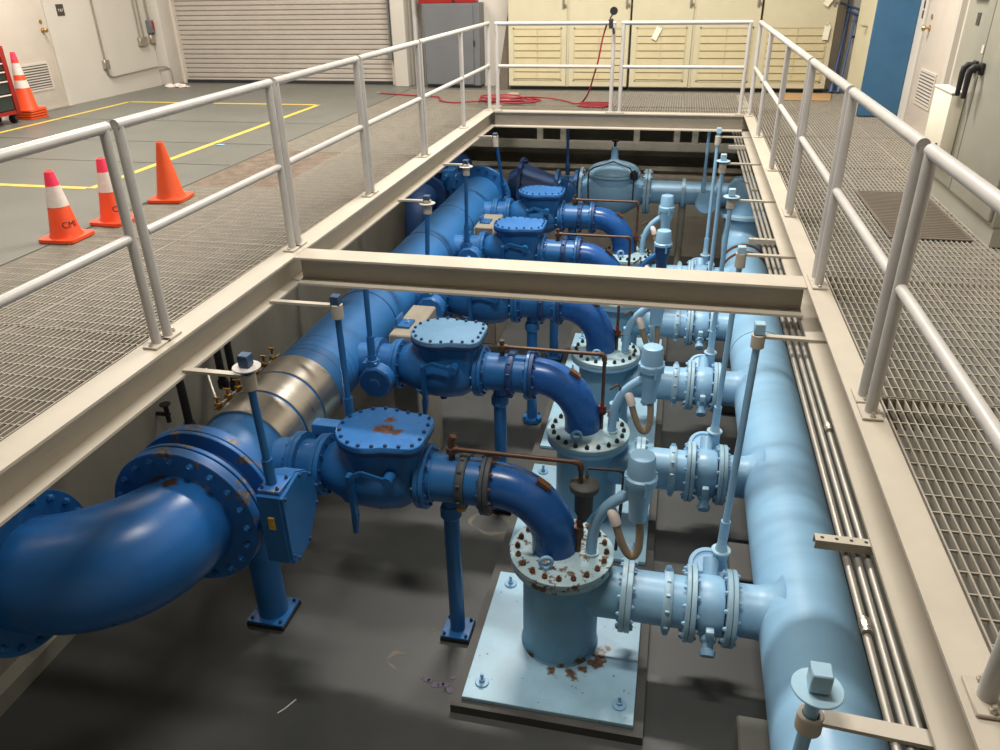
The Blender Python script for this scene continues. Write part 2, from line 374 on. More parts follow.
# ------------------------------------------------------------------ railings
def rail_section(pts_along, fixed, axis, label, end_open=(False, False)):
    # pts_along: post positions along the axis; axis 'y' -> fixed is x
    P = (lambda a, z: Vector((fixed, a, z))) if axis == 'y' else (lambda a, z: Vector((a, fixed, z)))
    r = thing('railing_section', label, 'railing', P(pts_along[0], 0), 'railing sections around the pit')
    R = .024; H = 1.05
    a0, a1 = pts_along[0], pts_along[-1]
    part('top_rail', MB().cyl(P(a0-R*.9, H), P(a1+R*.9, H), R, seg=20), M['rail'], r)
    for q in range(len(pts_along)-1):
        part('mid_rail', MB().cyl(P(pts_along[q]+R*.8, .55), P(pts_along[q+1]-R*.8, .55), R*.92, seg=20), M['rail'], r)
    for a in pts_along:
        part('post', MB().cyl(P(a, .012), P(a, H-.008), R, seg=20), M['rail'], r)
        m = MB(); c = P(a, 0)
        sx, sy = (.04, .062) if axis == 'y' else (.062, .04)
        m.cbox(c.x-sx, c.x+sx, c.y-sy, c.y+sy, .0005, .013, .003, 1)
        bp = part('base_plate', m, M['cream'], r)
        me = bolt_mesh(.011, .01, M['galv'])
        for s in (-1, 1):
            off = Vector((0, s*.047, .013)) if axis == 'y' else Vector((s*.047, 0, .013))
            place_bolt(bp, c + off, (0,0,1), me)
    return r
rail_section([-3.9, -2.75, -1.365], -.08, 'y', 'railing section on the left side nearest the camera, cut by the left frame edge')
rail_section([-1.27, .150], -.08, 'y', 'left railing section behind the orange cones, nearer than the cross beam')
rail_section([.240, 1.565], -.08, 'y', 'left railing section just beyond the cross beam, before the roll-up door')
rail_section([1.65, 3.095], -.08, 'y', 'left railing section fourth from the camera, in front of the grey wall pillar')
rail_section([3.18, 4.69, 6.05], -.08, 'y', 'left railing section with a middle post at the far left corner of the pit')
rail_section([.045, 1.525], 5.99, 'x', 'far railing section on the left half, with the red hose looped over it')
rail_section([1.64, 3.13], 5.99, 'x', 'far railing section on the right half, in front of the beige cabinets')
rail_section([1.615, 2.97, 4.54, 5.93], 3.24, 'y', 'right railing section running to the far right corner, with two middle posts')
rail_section([.145, 1.50], 3.24, 'y', 'right railing section just beyond the cross beam')
rail_section([-1.29, .03], 3.24, 'y', 'right railing section nearer than the cross beam, beside the ribbed mat')
rail_section([-2.85, -1.43], 3.24, 'y', 'right railing section nearest the camera, running out of the right frame edge')

# ------------------------------------------------------------------ discharge header (blue, left)
hd = thing('discharge_header_pipe', 'large royal blue header pipe running along the left side of the pit', 'pipe', (XH, 0, ZD))
part('barrel', MB().cyl((XH,-.96,ZD), (XH,6.05,ZD), RH, seg=64), M['header'], hd)
def band(y, w, r, m, nm='band'): return part(nm, MB().ring((XH,y,ZD), (0,1,0), RH-.002, r, w, 64), m, hd)
band(-.56, .26, RH+.022, M['steel'], 'stainless_sleeve'); band(-.275, .26, RH+.022, M['steel'], 'stainless_sleeve'); band(.01, .26, RH+.022, M['steel'], 'stainless_sleeve')
band(-.30, .025, RH+.012, M['blue'], 'sleeve_gap'); band(-.015, .025, RH+.012, M['blue'], 'sleeve_gap')
for y in (.42, .5, .58, .66): band(y, .016, RH+.002, M['header'], 'weld_ring')
for y in (1.62, 3.4, 4.5): band(y, .018, RH+.005, M['darkblue'], 'weld_ring')
hf = part('end_flange', MB().ring((XH,-1.035,ZD), (0,1,0), RH-.01, .455, .07, 64), M['flangerust'], hd)
bolts(hf, (XH,-.965,ZD), (0,1,0), .405, 20, .02, M['blue'])
hf = part('end_flange', MB().ring((XH,6.02,ZD), (0,1,0), RH-.01, .44, .06, 64), M['blue'], hd)
bolts(hf, (XH,6.02,ZD), (0,-1,0), .395, 20, .018, M['darkblue'])
part('reducer', MB().lathe([(.30,0),(.30,.2),(.22,.32),(0,.36)], (XH,6.08,ZD), (0,1,0), 48), M['darkblue'], hd)
for i in range(5):
    Y = PY(i)
    part('branch_nozzle', MB().cyl((XH+.2,Y,ZD), (.135,Y,ZD), .15, seg=40), M['header'], hd)
    f = part('nozzle_flange', MB().ring((.13,Y,ZD), (1,0,0), .12, .2, .03, 40), M['blue'], hd)
    bolts(f, (.13,Y,ZD), (-1,0,0), .178, 12, .011, M['darkblue'], a0=.13)

# big butterfly valve + elbow
bv = thing('butterfly_valve', 'large blue flanged butterfly valve with boxy gear operator beside the big elbow', 'valve', (XH,-1.14,ZD))
part('body', MB().lathe([(.30,0),(.36,.0),(.36,.15),(.30,.15)], (XH,-1.215,ZD), (0,1,0), 56), M['darkblue'], bv)
for y, d in ((-1.07, .033), (-1.205, -.0)):
    f = part('flange', MB().ring((XH,y,ZD), (0,1,0), .29, .455, .03, 64), M['flangerust'], bv)
gx0, gx1 = .315, .465
poly = [(-1.385,-.865),(-1.17,-.83),(-1.05,-.90),(-.985,-1.04),(-1.01,-1.16),(-1.17,-1.34),(-1.34,-1.36),(-1.385,-1.31)]
part('gear_housing', MB().prism([(gx0,y,z) for y,z in poly], (gx1-gx0-.02,0,0)), M['flangerust'] if 0 else M['blue'], bv)
part('gear_cover', MB().prism([(gx1-.02,-1.15+(y+1.15)*.96,-1.04+(z+1.04)*.96) for y,z in poly], (.02,0,0)), M['blue'], bv)
me = bolt_mesh(.011, .004, M['darkblue'])
for y, z in poly: place_bolt(bv, (gx1, -1.15+(y+1.15)*.88, -1.04+(z+1.04)*.88), (1,0,0), me, 'cover_bolt')
part('shaft_neck', MB().cyl((XH+.34,-1.14,ZD), (gx0+.01,-1.14,ZD), .10, seg=28), M['blue'], bv)
tp = part('input_flange', MB().cbox(.315,.445,-1.365,-1.215,-.862,-.835,.004), M['flangerust'], bv)
for dx in (-.05,.05):
    for dy in (-.055,.055): place_bolt(tp, (.38+dx*.9,-1.29+dy,-.835), (0,0,1), bolt_mesh(.011,.01,M['darkblue']))
part('name_plate', MB().box(.362,.398,-1.390,-1.384,-1.08,-1.0), M['yplate'], bv, 'small yellow plate on the gear box')
el = thing('pipe_elbow', 'very large glossy blue elbow with chipped paint at the lower left of the pit', 'pipe elbow', (XH,-1.30,ZD))
Rb = .54; Yc = -1.31; Xc = XH-Rb
pts = [(XH,-1.27,ZD)] + [(Xc+Rb*math.cos(a), Yc-Rb*math.sin(a), ZD) for a in [k*PI/2/24 for k in range(25)]] + [(Xc-.03, Yc-Rb, ZD)]
n = len(pts)
part('bend', MB().tube(pts, [.30 + .03*math.sin(PI*k/(n-1)) for k in range(n)], 64), M['bigelbow'], el)
f = part('flange', MB().ring((XH,-1.285,ZD), (0,1,0), .28, .455, .07, 64), M['flangerust'], el)
bolts(f, (XH,-1.285,ZD), (0,-1,0), .405, 20, .022, M['blue'], L=.012)
f = part('flange', MB().ring((Xc-.06,Yc-Rb,ZD), (1,0,0), .28, .44, .06, 64), M['blue'], el)
bolts(f, (Xc,Yc-Rb,ZD), (1,0,0), .395, 20, .022, M['blue'], L=.012)
sp = thing('wall_pipe_spool', 'short blue flanged pipe joining the big elbow to the left pit wall', 'pipe', (Xc-.3, Yc-Rb, ZD))
part('pipe', MB().cyl((-1.66,Yc-Rb,ZD), (Xc-.13,Yc-Rb,ZD), .30, seg=48), M['blue'], sp)
f = part('flange', MB().ring((Xc-.13,Yc-Rb,ZD), (1,0,0), .28, .405, .065, 64), M['blue'], sp)
bolts(f, (Xc-.13,Yc-Rb,ZD), (-1,0,0), .395, 20, .022, M['blue'])
# header supports
def stanchion(x, y, ztop, r, label, plate=.11, rnd=False, m='blue', saddle=None, cat='pipe support', bz=ZF):
    t = thing('pipe_support', label, cat, (x,y,bz), 'pipe support posts')
    part('post', MB().cyl((x,y,bz+.03), (x,y,ztop-.0), r, seg=28), M[m], t)
    if rnd: bp = part('base_plate', MB().lathe([(plate*.9,0),(plate,.01),(plate,.04),(plate*.95,.05)], (x,y,bz+.001), (0,0,1), 8), M[m], t)
    else:
        part('grout_pad', MB().box(x-plate*1.02,x+plate*1.02,y-plate*1.02,y+plate*1.02,bz+.0005,bz+.03), M['dark'], t)
        bp = part('base_plate', MB().cbox(x-plate,x+plate,y-plate,y+plate,bz+.03,bz+.05,.003,1), M[m], t)
    me = bolt_mesh(.013,.012,M['darkblue'])
    for sx in (-1,1):
        for sy in (-1,1): place_bolt(bp, (x+sx*plate*(.62 if rnd else .78), y+sy*plate*(.62 if rnd else .78), bz+.05), (0,0,1), me)
    if saddle:
        R, axis = saddle
        part('collar', MB().lathe([(r*1.02,0),(r*1.35,.02),(r*1.35,.07),(r*1.15,.10)], (x,y,ztop-.16), (0,0,1), 28), M[m], t)
        z0 = ztop-.06
        if axis == 'x': a = [(x-.05, y+R*math.sin(q), ZDs(z0,R)+0) for q in ()]
    return t
def ZDs(*a): return 0
stanchion(XH+.055, -.70, ZD-RH+.02, .105, 'thick blue support post under the boxy gear operator', .14)
# concrete pier under header
pr = thing('concrete_pier', 'tan concrete pier with blue bracket beside the second check valve', 'pier', (.3,1.3,ZF))
part('body', MB().cbox(.18,.40,1.06,1.72,ZF,-1.02,.012,1), M['pier'], pr)
b = part('anchor_bracket', MB().cbox(.20,.32,1.20,1.36,-1.02,-1.0,.003,1).box(.2,.215,1.2,1.36,-1.0,-.94), M['blue'], pr)
place_bolt(b, (.28,1.28,-1.0), (0,0,1), bolt_mesh(.016,.02,M['lb']))
pr = thing('concrete_pier', 'tan concrete pier with blue bracket beyond the cross beam', 'pier', (.3,4.25,ZF))
part('body', MB().cbox(.16,.40,4.06,4.62,ZF,-1.0,.012,1), M['pier'], pr)
part('anchor_bracket', MB().cbox(.20,.32,4.2,4.36,-1.0,-.98,.003,1).box(.2,.215,4.2,4.36,-.98,-.93), M['blue'], pr)

# ------------------------------------------------------------------ concrete pad
single('equipment_pad', MB().box(1.29,2.48,-1.25,6.2,ZF,-2.432), M['pad'], 'long low concrete pad under the row of pumps', 'equipment pad', (1.885,0,ZF))

# ------------------------------------------------------------------ one pump train at pump 0, copied to the others
def lid_outline(z, k, Y, grow=0.0):
    pts = []
    cx, cy, R = .705, Y-.01, .238+grow
    for q in range(25):
        a = math.radians(62 + (298-62)*q/24); pts.append((cx+R*math.cos(a), cy+R*math.sin(a)*1.04, z))
    for sy, a0 in ((-1, -90), (1, 0)):
        for q in range(6):
            a = math.radians(a0 + 90*q/5); pts.append((.955+grow*.6+.095*math.cos(a), cy + sy*(.115+grow*.7) + .095*math.sin(a), z))
    c = Vector((.77, cy, z))
    return [c + (Vector(p)-c)*k for p in pts]
CPX, CPY = 1.885, PY(0)
def loft(m, rings):
    n = len(rings[0]); vs = [p for r in rings for p in r]; fs = []
    for i in range(len(rings)-1):
        for k in range(n): fs.append((i*n+k, i*n+(k+1)%n, (i+1)*n+(k+1)%n, (i+1)*n+k))
    fs.append(tuple(range(n-1,-1,-1))); fs.append(tuple((len(rings)-1)*n+k for k in range(n)))
    return m.add(vs, fs)
def build_check_valve(lidmat, label):
    Y = PY(0)
    t = thing('check_valve', label, 'valve', (.7, Y, ZD), 'blue check valves in the row')
    b = MB().lathe([(.14,.365),(.155,.38),(.17,.42),(.215,.52),(.235,.66),(.235,.78),(.215,.88),(.165,.96),(.15,.99)], (0,Y,ZD), (1,0,0), 44)
    loft(b, [[Vector((p.x,p.y,z)) for p in lid_outline(z,k,Y)] for z, k in ((ZD-.02,.78),(ZD+.10,.82),(ZD+.20,.84),(ZD+.25,.86),(ZD+.265,.93))])
    b.cyl((.56,Y-.17,ZD-.09),(.56,Y-.05,ZD-.2),.05,.05,12)
    part('body', b, M['blue'], t)
    part('body_flange', loft(MB(), [lid_outline(ZD+.265,.985,Y), lid_outline(ZD+.272,1.0,Y), lid_outline(ZD+.295,1.0,Y)]), M['darkblue'], t)
    ld = part('lid', loft(MB(), [lid_outline(ZD+.297,1.0,Y), lid_outline(ZD+.326,1.0,Y), lid_outline(ZD+.332,.98,Y)]), lidmat, t)
    ring = lid_outline(ZD+.332,.915,Y)
    # even spacing along the outline
    seg = [(ring[k]-ring[k-1]).length for k in range(len(ring))]; tot = sum(seg); nb = 20; me = bolt_mesh(.0125,.004,M['darkblue'])
    for q in range(nb):
        d = tot*q/nb; k = 0
        while d > seg[k]: d -= seg[k]; k += 1
        place_bolt(ld, ring[k-1].lerp(ring[k], d/seg[k]), (0,0,1), me)
    f = part('flange', MB().ring((.333,Y,ZD),(1,0,0),.12,.205,.032,40), M['blue'], t); bolts(f,(.365,Y,ZD),(1,0,0),.178,12,.011,M['darkblue'],a0=.13)
    f = part('flange', MB().ring((.985,Y,ZD),(1,0,0),.12,.205,.032,40), M['blue'], t); bolts(f,(.985,Y,ZD),(-1,0,0),.178,12,.011,M['lb'],a0=.13)
    # hinge boss, lever and hanging weight rod on the camera side
    lv = MB().cyl((.86,Y-.2,ZD+.12),(.86,Y-.285,ZD+.12),.035,seg=16)
    part('hinge_boss', lv, M['blue'], t)
    a = MB().obox((.86,Y-.275,ZD+.125),(.70,Y-.275,ZD+.165),.014,.03); a.obox((.70,Y-.275,ZD+.165),(.62,Y-.275,ZD+.12),.014,.03)
    part('lever', a, M['blue'], t)
    part('lever_drop', MB().obox((.62,Y-.27,ZD+.14),(.62,Y-.245,ZD-.20),.03,.05).cyl((.615,Y-.24,ZD-.18),(.605,Y-.24,ZD-.32),.028,.016,12), M['blue'], t)
    part('drain_plug', MB().cyl((.70,Y-.02,ZD-.22),(.70,Y-.02,ZD-.27),.03,seg=6), M['darkblue'], t)
    return t
SH = lambda i: (0, 1.47*i, 0)
CVL = ['royal blue check valve with rust-patched blue lid, nearest to the camera', 'royal blue check valve with pale grey-blue lid, second from the camera', 'royal blue check valve half hidden under the cross beam, third in the row', 'royal blue check valve just beyond the cross beam, fourth in the row', 'royal blue check valve farthest from the camera in the row']
cv0 = build_check_valve(M['lidrust'], CVL[0])
cv1 = build_check_valve(M['lidpale'], CVL[1]); cv1.location.y += 1.47
cv2 = build_check_valve(M['lid'], CVL[2]); cv2.location.y += 1.47*2
for i in (3,4): clone(cv2, (0,1.47*(i-2),0), CVL[i])

def build_bfly(side, label, i):
    Y = PY(i)
    t = thing('butterfly_valve', label, 'valve', (.25,Y,ZD), 'blue isolation valves at the header')
    b = MB().lathe([(.13,0),(.2,0),(.2,.028),(.155,.032),(.155,.135),(.2,.139),(.2,.167),(.13,.167)], (.163,Y,ZD), (1,0,0), 40, closed=True)
    part('body', b, M['blue'], t)
    part('shaft_neck', MB().cyl((.247,Y+side*.14,ZD),(.247,Y+side*.24,ZD),.05,seg=20), M['blue'], t)
    g = MB().lathe([(.10,0),(.13,.012),(.13,.10)], (.247,Y+side*.22,ZD-.01), (0,side,0), 14)
    ix = .415 if i == 0 else .215
    g.cbox(.147,ix+.05,Y+side*.27-.05,Y+side*.27+.05,ZD-.02,ZD+.15,.012)
    part('gear_housing', g, M['blue'], t)
    part('gear_cover', MB().lathe([(.135,0),(.135,.016),(.12,.03),(.05,.034),(.04,.05),(0,.052)], (.247,Y+side*.32,ZD-.01), (0,side,0), 9), M['lid'], t)
    part('input_collar', MB().cyl((ix,Y+side*.27,ZD+.14),(ix,Y+side*.27,ZD+.2),.035,seg=16).disc((ix,Y+side*.27,ZD+.15),(0,0,1),.05,.012,.003,20), M['blue'], t)
    part('drive_bolt', MB().cyl((.247,Y-side*.15,ZD),(.247,Y-side*.20,ZD),.045,.03,12), M['blue'], t)
    return t
gs = [1,-1,-1,-1,1]
for i in range(5):
    build_bfly(gs[i], 'blue butterfly valve between header and check valve at ' + WHERE[i], i)

def build_spool(label, fm='gasket'):
    Y = PY(0)
    t = thing('discharge_spool', label, 'pipe', (1.2,Y,ZD), 'blue spool pipes after the check valves')
    part('pipe', MB().cyl((1.03,Y,ZD),(1.405,Y,ZD),.15,seg=44).ring((1.068,Y,ZD),(1,0,0),.14,.157,.012,44), M['blue'], t)
    f = part('flange', MB().ring((1.019,Y,ZD),(1,0,0),.12,.205,.03,40), M['blue'], t); bolts(f,(1.049,Y,ZD),(1,0,0),.178,12,.011,M['darkblue'],a0=.13)
    f = part('flange', MB().ring((1.392,Y,ZD),(1,0,0),.12,.2,.026,40), M[fm], t); bolts(f,(1.392,Y,ZD),(-1,0,0),.176,12,.011,M['darkblue'],a0=.13)
    return t
def build_coupling(x, y, z, R, m, mb, label, group):
    t = thing('pipe_coupling', label, 'pipe coupling', (x,y,z), group)
    h = MB()
    for a0, a1 in ((.06,PI-.06),(PI+.06,2*PI-.06)):
        pts = []
        n = 18; u, v, d = frame((1,0,0)); vs = []; fs = []
        rot0 = 1.0
        for q in range(n+1):
            a = rot0 + a0 + (a1-a0)*q/n; dr = u*math.cos(a)+v*math.sin(a)
            for r, w in ((R-.005,-.028),(R+.02,-.028),(R+.028,-.015),(R+.028,.015),(R+.02,.028),(R-.005,.028)): vs.append(Vector((x,y,z)) + dr*r + d*w)
        for q in range(n):
            for k in range(6): fs.append((q*6+k, q*6+(k+1)%6, (q+1)*6+(k+1)%6, (q+1)*6+k))
        fs += [tuple(range(6)), tuple(n*6+5-k for k in range(6))]
        h.add(vs, fs)
        for q in (4, 7, 10, 14):
            a = rot0 + a0 + (a1-a0)*q/n; dr = u*math.cos(a)+v*math.sin(a); tn = d.cross(dr)
            c = Vector((x,y,z)) + dr*(R+.028)
            h.obox(c - d*.012, c + d*.012, .028, .010)
    part('band', h, m, t)
    u, v, d = frame((1,0,0))
    for a in (1.0, 1.0+PI):
        dr = u*math.cos(a)+v*math.sin(a); tn = d.cross(dr); c = Vector((x,y,z)) + dr*(R+.026)
        part('clamp_bolt', MB().cyl(c-tn*.05, c+tn*.05, .013, seg=8).cyl(c-tn*.045,c-tn*.025,.024,seg=6).cyl(c+tn*.025,c+tn*.045,.024,seg=6), mb, t)
    return t
sp0 = build_spool('blue spool pipe with grimy grey flange at ' + WHERE[0])
cp0 = build_coupling(1.265, PY(0), ZD, .15, M['gasket'], M['brass'], 'grimy dark coupling clamp on the blue spool pipe nearest the camera', 'couplings on the blue spool pipes')
def build_elbow(label, fm='gasket', bm_='rusty'):
    Y = PY(0)
    t = thing('discharge_elbow', label, 'pipe elbow', (1.885,Y,-1.6), 'blue discharge elbows on the pumps')
    xe = CPX-.048; Rr = xe-1.455; xc = xe-Rr
    pts = [(1.425,Y,ZD)] + [(xc+Rr*math.sin(a), Y, ZD-Rr+Rr*math.cos(a)) for a in [k*PI/2/22 for k in range(23)]] + [(xe,Y,-1.632)]
    part('bend', MB().tube(pts, .142, 44), M['elbowblue'], t)
    f = part('flange', MB().ring((1.42,Y,ZD),(1,0,0),.12,.2,.032,40), M[fm], t); bolts(f,(1.452,Y,ZD),(1,0,0),.176,12,.012,M[bm_],a0=.13)
    a = .62; c = Vector((xc+(Rr+.155)*math.sin(a), Y-.02, ZD-Rr+(Rr+.155)*math.cos(a))); tn = Vector((math.cos(a),0,-math.sin(a)))
    part('lug', MB().obox(c-tn*.045, c+tn*.045, .05, .025), M['rusty'], t, 'small rusty brown lug on top of the bend')
    return t
eb0 = build_elbow('glossy blue elbow dropping into ' + WHERE[0])
def build_can(platemat, canmat, headmat, label, boltmat):
    Y = PY(0); o = (CPX, Y, -2.4)
    t = thing('pump_can', label, 'pump', o, 'light blue pump cans in the row')
    part('barrel', MB().lathe([(.26,-2.4),(.248,-2.385),(.246,-1.72),(.26,-1.71)], (CPX,Y,0), (0,0,1), 56).cyl((CPX+.15,Y,ZS),(2.29,Y,ZS),.165,seg=44), canmat, t)
    f = part('barrel_flange', MB().disc((CPX,Y,-1.715),(0,0,1),.325,.04,.005,64), headmat if headmat is M['head'] else M['lb'], t)
    f = part('head', MB().lathe([(.325,-1.672),(.33,-1.667),(.33,-1.636),(.322,-1.63),(.19,-1.63),(.165,-1.615),(.15,-1.61)], (CPX,Y,0), (0,0,1), 64), headmat, t)
    bolts(f,(CPX,Y,-1.63),(0,0,1),.282,20,.019,boltmat,L=.012,a0=.08)
    part('lifting_eye', MB().torus((1.815,Y-.20,-1.575),(.25,-1,0),.036,.013,n=28,seg=10).cyl((1.815,Y-.20,-1.63),(1.815,Y-.20,-1.605),.022,seg=14), M['lb'], t)
    f = part('nozzle_flange', MB().ring((2.275,Y,ZS),(1,0,0),.14,.238,.035,44), M['lbflange'], t); bolts(f,(2.275,Y,ZS),(-1,0,0),.21,12,.013,M['lb'],a0=.13)
    bp = part('base_plate', MB().cbox(1.352,2.42,Y-.60,Y+.56,-2.43,-2.4,.003,1), platemat, t)
    for dx, dy in ((-.43,-.47),(.44,-.47),(-.43,.44),(.44,.44)):
        c = (CPX+dx, Y+dy, -2.4)
        part('anchor_washer', MB().disc(c,(0,0,1),.045,.012,.003,24), M['lb'], t)
        place_bolt(t, (c[0],c[1],-2.388), (0,0,1), bolt_mesh(.02,.045,M['lb']), 'anchor_bolt')
    return t
can0 = build_can(M['plate'], M['canfront'], M['head'], 'light blue pump can with rusty head bolts, nearest to the camera', M['rusty'])
can1 = build_can(M['plateclean'], M['can'], M['headclean'], 'light blue pump can with clean pale head, second from the camera', M['black']); can1.location.y += 1.47
def build_suction(label):
    Y = PY(0)
    t = thing('suction_spool', label, 'pipe', (2.5,Y,ZS), 'light blue spool pipes on the suction side')
    part('pipe', MB().cyl((2.32,Y,ZS),(2.69,Y,ZS),.165,seg=44), M['lb'], t)
    f = part('flange', MB().ring((2.312,Y,ZS),(1,0,0),.14,.238,.035,44), M['lbflange'], t); bolts(f,(2.347,Y,ZS),(1,0,0),.21,12,.014,M['lb'],a0=.13)
    f = part('flange', MB().ring((2.672,Y,ZS),(1,0,0),.14,.24,.028,44), M['lbflange'], t); bolts(f,(2.672,Y,ZS),(-1,0,0),.212,12,.013,M['lb'],a0=.13)
    return t
def build_suction_valve(label):
    Y = PY(0)
    t = thing('butterfly_valve', label, 'valve', (2.83,Y,ZS), 'light blue suction valves in the row')
    part('body', MB().lathe([(.15,0),(.175,.0),(.19,.03),(.19,.13),(.175,.16),(.15,.16)], (2.745,Y,ZS), (1,0,0), 44), M['lb'], t)
    for x, b in ((2.704,2.736),(2.915,2.915)):
        f = part('flange', MB().ring((x,Y,ZS),(1,0,0),.14,.24,.032,44), M['lbflange'], t)
        bolts(f,(b,Y,ZS),(1 if b > x else -1,0,0),.212,12,.014,M['lb'],a0=.13)
    dn = Vector((0,-.72,-.45)).normalized(); c = Vector((2.825,Y,ZS))
    part('shaft_cap', MB().lathe([(.05,.17),(.05,.22),(.035,.235),(.035,.27),(.05,.275),(.045,.31),(0,.315)], c, dn, 10), M['lb'], t)
    part('shaft_nut', MB().cbox(2.80,2.85,Y-.25,Y-.20,ZS-.04,ZS+.02,.008), M['lbflange'], t)
    up = Vector((0,.80,.60)).normalized()
    part('shaft_neck', MB().cyl(c+up*.16,c+up*.30,.05,seg=20), M['lb'], t)
    gn = Vector((0,-.45,.89)).normalized(); gc_ = c + Vector((-.015,.25,.10))
    g = MB().lathe([(.09,-.05),(.125,-.04),(.125,.02),(.115,.03),(.098,.03),(.094,.018),(.07,.018),(.066,.035),(.035,.036),(.03,.05),(0,.052)], gc_, gn, 30)
    g.cyl((2.88,Y+.26,ZS+.08),(2.88,Y+.26,ZS+.245),.048,seg=20)
    part('gear_housing', g, M['lb'], t)
    part('input_collar', MB().disc((2.88,Y+.26,ZS+.235),(0,0,1),.062,.014,.004,24).lathe([(.04,0),(.03,.05),(.03,.09)],(2.88,Y+.26,ZS+.249),(0,0,1),20), M['lbflange'], t)
    return t
su0 = build_suction('light blue spool pipe between can and suction valve at ' + WHERE[0])
cs0 = build_coupling(2.565, PY(0), ZS, .165, M['lbflange'], M['lb'], 'light blue coupling clamp on the suction spool at ' + WHERE[0], 'couplings on the suction spools')
sv0 = build_suction_valve('light blue butterfly valve beside the right header at ' + WHERE[0])
# air release valve with curved arm and tan drain hose
def build_air(label, dark=False):
    Y = PY(0); x = 2.34
    t = thing('air_valve', label, 'valve', (2.07,Y,-1.62), 'tall air valves on the pump heads')
    part('float_chamber', MB().lathe([(.02,-1.32),(.055,-1.315),(.06,-1.20),(.078,-1.13),(.082,-1.06),(.095,-1.05),(.095,-1.025)], (x,Y,0),(0,0,1),28), M['darkblue'] if dark else M['lb'], t)
    part('cap', MB().lathe([(.098,-1.025),(.098,-1.0),(.084,-.99),(.078,-.875),(.072,-.86),(.05,-.853),(0,-.853)], (x,Y,0),(0,0,1),32), M['lb'], t)
    for a in (.4,1.97,3.54,5.11): part('tie_bolt', MB().cyl((x+.093*math.cos(a),Y+.093*math.sin(a),-1.09),(x+.093*math.cos(a),Y+.093*math.sin(a),-.99),.010,seg=8), M['lb'], t)
    P0, P1, P2, P3 = Vector((2.07,Y,-1.62)), Vector((2.07,Y,-1.34)), Vector((2.13,Y,-1.24)), Vector((x-.05,Y,-1.13))
    pts = [P0*(1-s)**3 + P1*3*s*(1-s)**2 + P2*3*s*s*(1-s) + P3*s**3 for s in [k/18 for k in range(19)]]
    part('arm', MB().tube(pts, .035, 20), M['blue'] if dark else M['lb'], t)
    part('arm_foot', MB().cyl((2.07,Y,-1.632),(2.07,Y,-1.615),.05,seg=20), M['headclean'], t)
    hp = []
    for k in range(25):
        s = k/24
        A, B, C_, D = Vector((x+.01,Y-.01,-1.28)), Vector((x+.06,Y-.05,-1.66)), Vector((x-.05,Y-.06,-1.66)), Vector((x-.13,Y-.03,-1.33))
        hp.append(A*(1-s)**3 + B*3*s*(1-s)**2 + C_*3*s*s*(1-s) + D*s**3)
    part('drain_hose', MB().tube(hp, .026, 14), M['tanhose'], t, 'tan rubber hose loop')
    part('hose_elbow', MB().tube([hp[-1]+Vector((.004,0,-.02)), hp[-1]+Vector((-.01,0,.03)), hp[-1]+Vector((-.03,.02,.06)), hp[-1]+Vector((-.04,.06,.07))], .034, 14), M['white'], t)
    return t
av0 = build_air('tall light blue air valve with curved arm and tan hose on ' + WHERE[0])
def build_copper(pot, label):
    Y = PY(0)
    t = thing('copper_air_line', label, 'pipe', (1.19,Y,-1.0), 'copper lines from the spools to the pump heads')
    part('tee_fitting', MB().cyl((1.19,Y,-1.035),(1.19,Y,-.90),.02,seg=12).cyl((1.19,Y,-.985),(1.19,Y,-.945),.034,seg=6).cyl((1.165,Y,-.955),(1.235,Y,-.955),.022,seg=12), M['copper'], t)
    if pot: part('elbow_fitting', MB().tube([(1.19,Y,-.955),(1.185,Y,-.90),(1.20,Y,-.875),(1.205,Y,-.86)], .022, 12), M['copper'], t)
    zz = -.955
    part('long_tube', MB().tube([(1.2,Y,zz),(1.955,Y,zz),(1.972,Y,zz-.004),(1.984,Y,zz-.016),(1.988,Y,zz-.035),(1.988,Y,-1.10 if pot else -1.61)], .0145, 12), M['copper'], t)
    part('corner_fitting', MB().tube([(1.945,Y,zz),(1.968,Y,zz-.003),(1.983,Y,zz-.015),(1.988,Y,zz-.05)], .021, 12), M['copper'], t)
    if pot:
        part('air_pot', MB().lathe([(.02,-1.40),(.045,-1.34),(.056,-1.32),(.059,-1.16),(.09,-1.155),(.09,-1.12),(.08,-1.11),(.03,-1.10)], (2.01,Y+.02,0),(0,0,1),28), M['pot'], t, 'dark cast iron pot with rusty lid')
        part('lower_pipe', MB().cyl((1.985,Y-.015,-1.63),(1.995,Y,-1.36),.02,seg=12).cyl((1.988,Y-.012,-1.5),(1.988,Y-.012,-1.42),.032,seg=8), M['copper'], t)
        part('bypass_tube', MB().tube([(2.02,Y+.05,-1.09),(2.02,Y+.09,-1.05),(2.20,Y+.10,-1.05),(2.235,Y+.10,-1.06),(2.24,Y+.1,-1.1),(2.22,Y+.05,-1.62)], .011, 10), M['black'], t)
    else:
        part('ball_valve', MB().cyl((1.988,Y,-1.47),(1.988,Y,-1.40),.032,seg=8).cyl((1.988,Y-.02,-1.43),(1.988,Y-.05,-1.43),.018,seg=8), M['copper'], t)
        part('valve_handle', MB().obox((1.988,Y-.052,-1.43),(1.985,Y-.058,-1.34),.02,.006), M['red'], t, 'red lever')
        part('side_line', MB().tube([(2.0,Y,-1.45),(2.10,Y,-1.45),(2.115,Y,-1.44),(2.12,Y,-1.40),(2.12,Y,-1.22),(2.10,Y,-1.20),(2.04,Y,-1.25)], .010, 10), M['copper'], t)
        part('sight_cup', MB().lathe([(.035,-1.55),(.035,-1.42),(.042,-1.415),(.042,-1.40),(.0,-1.395)], (2.08,Y+.06,0),(0,0,1),20), M['lb'], t)
    return t
cu0 = build_copper(True, 'copper tube over the elbow ending in a dark air pot on ' + WHERE[0])
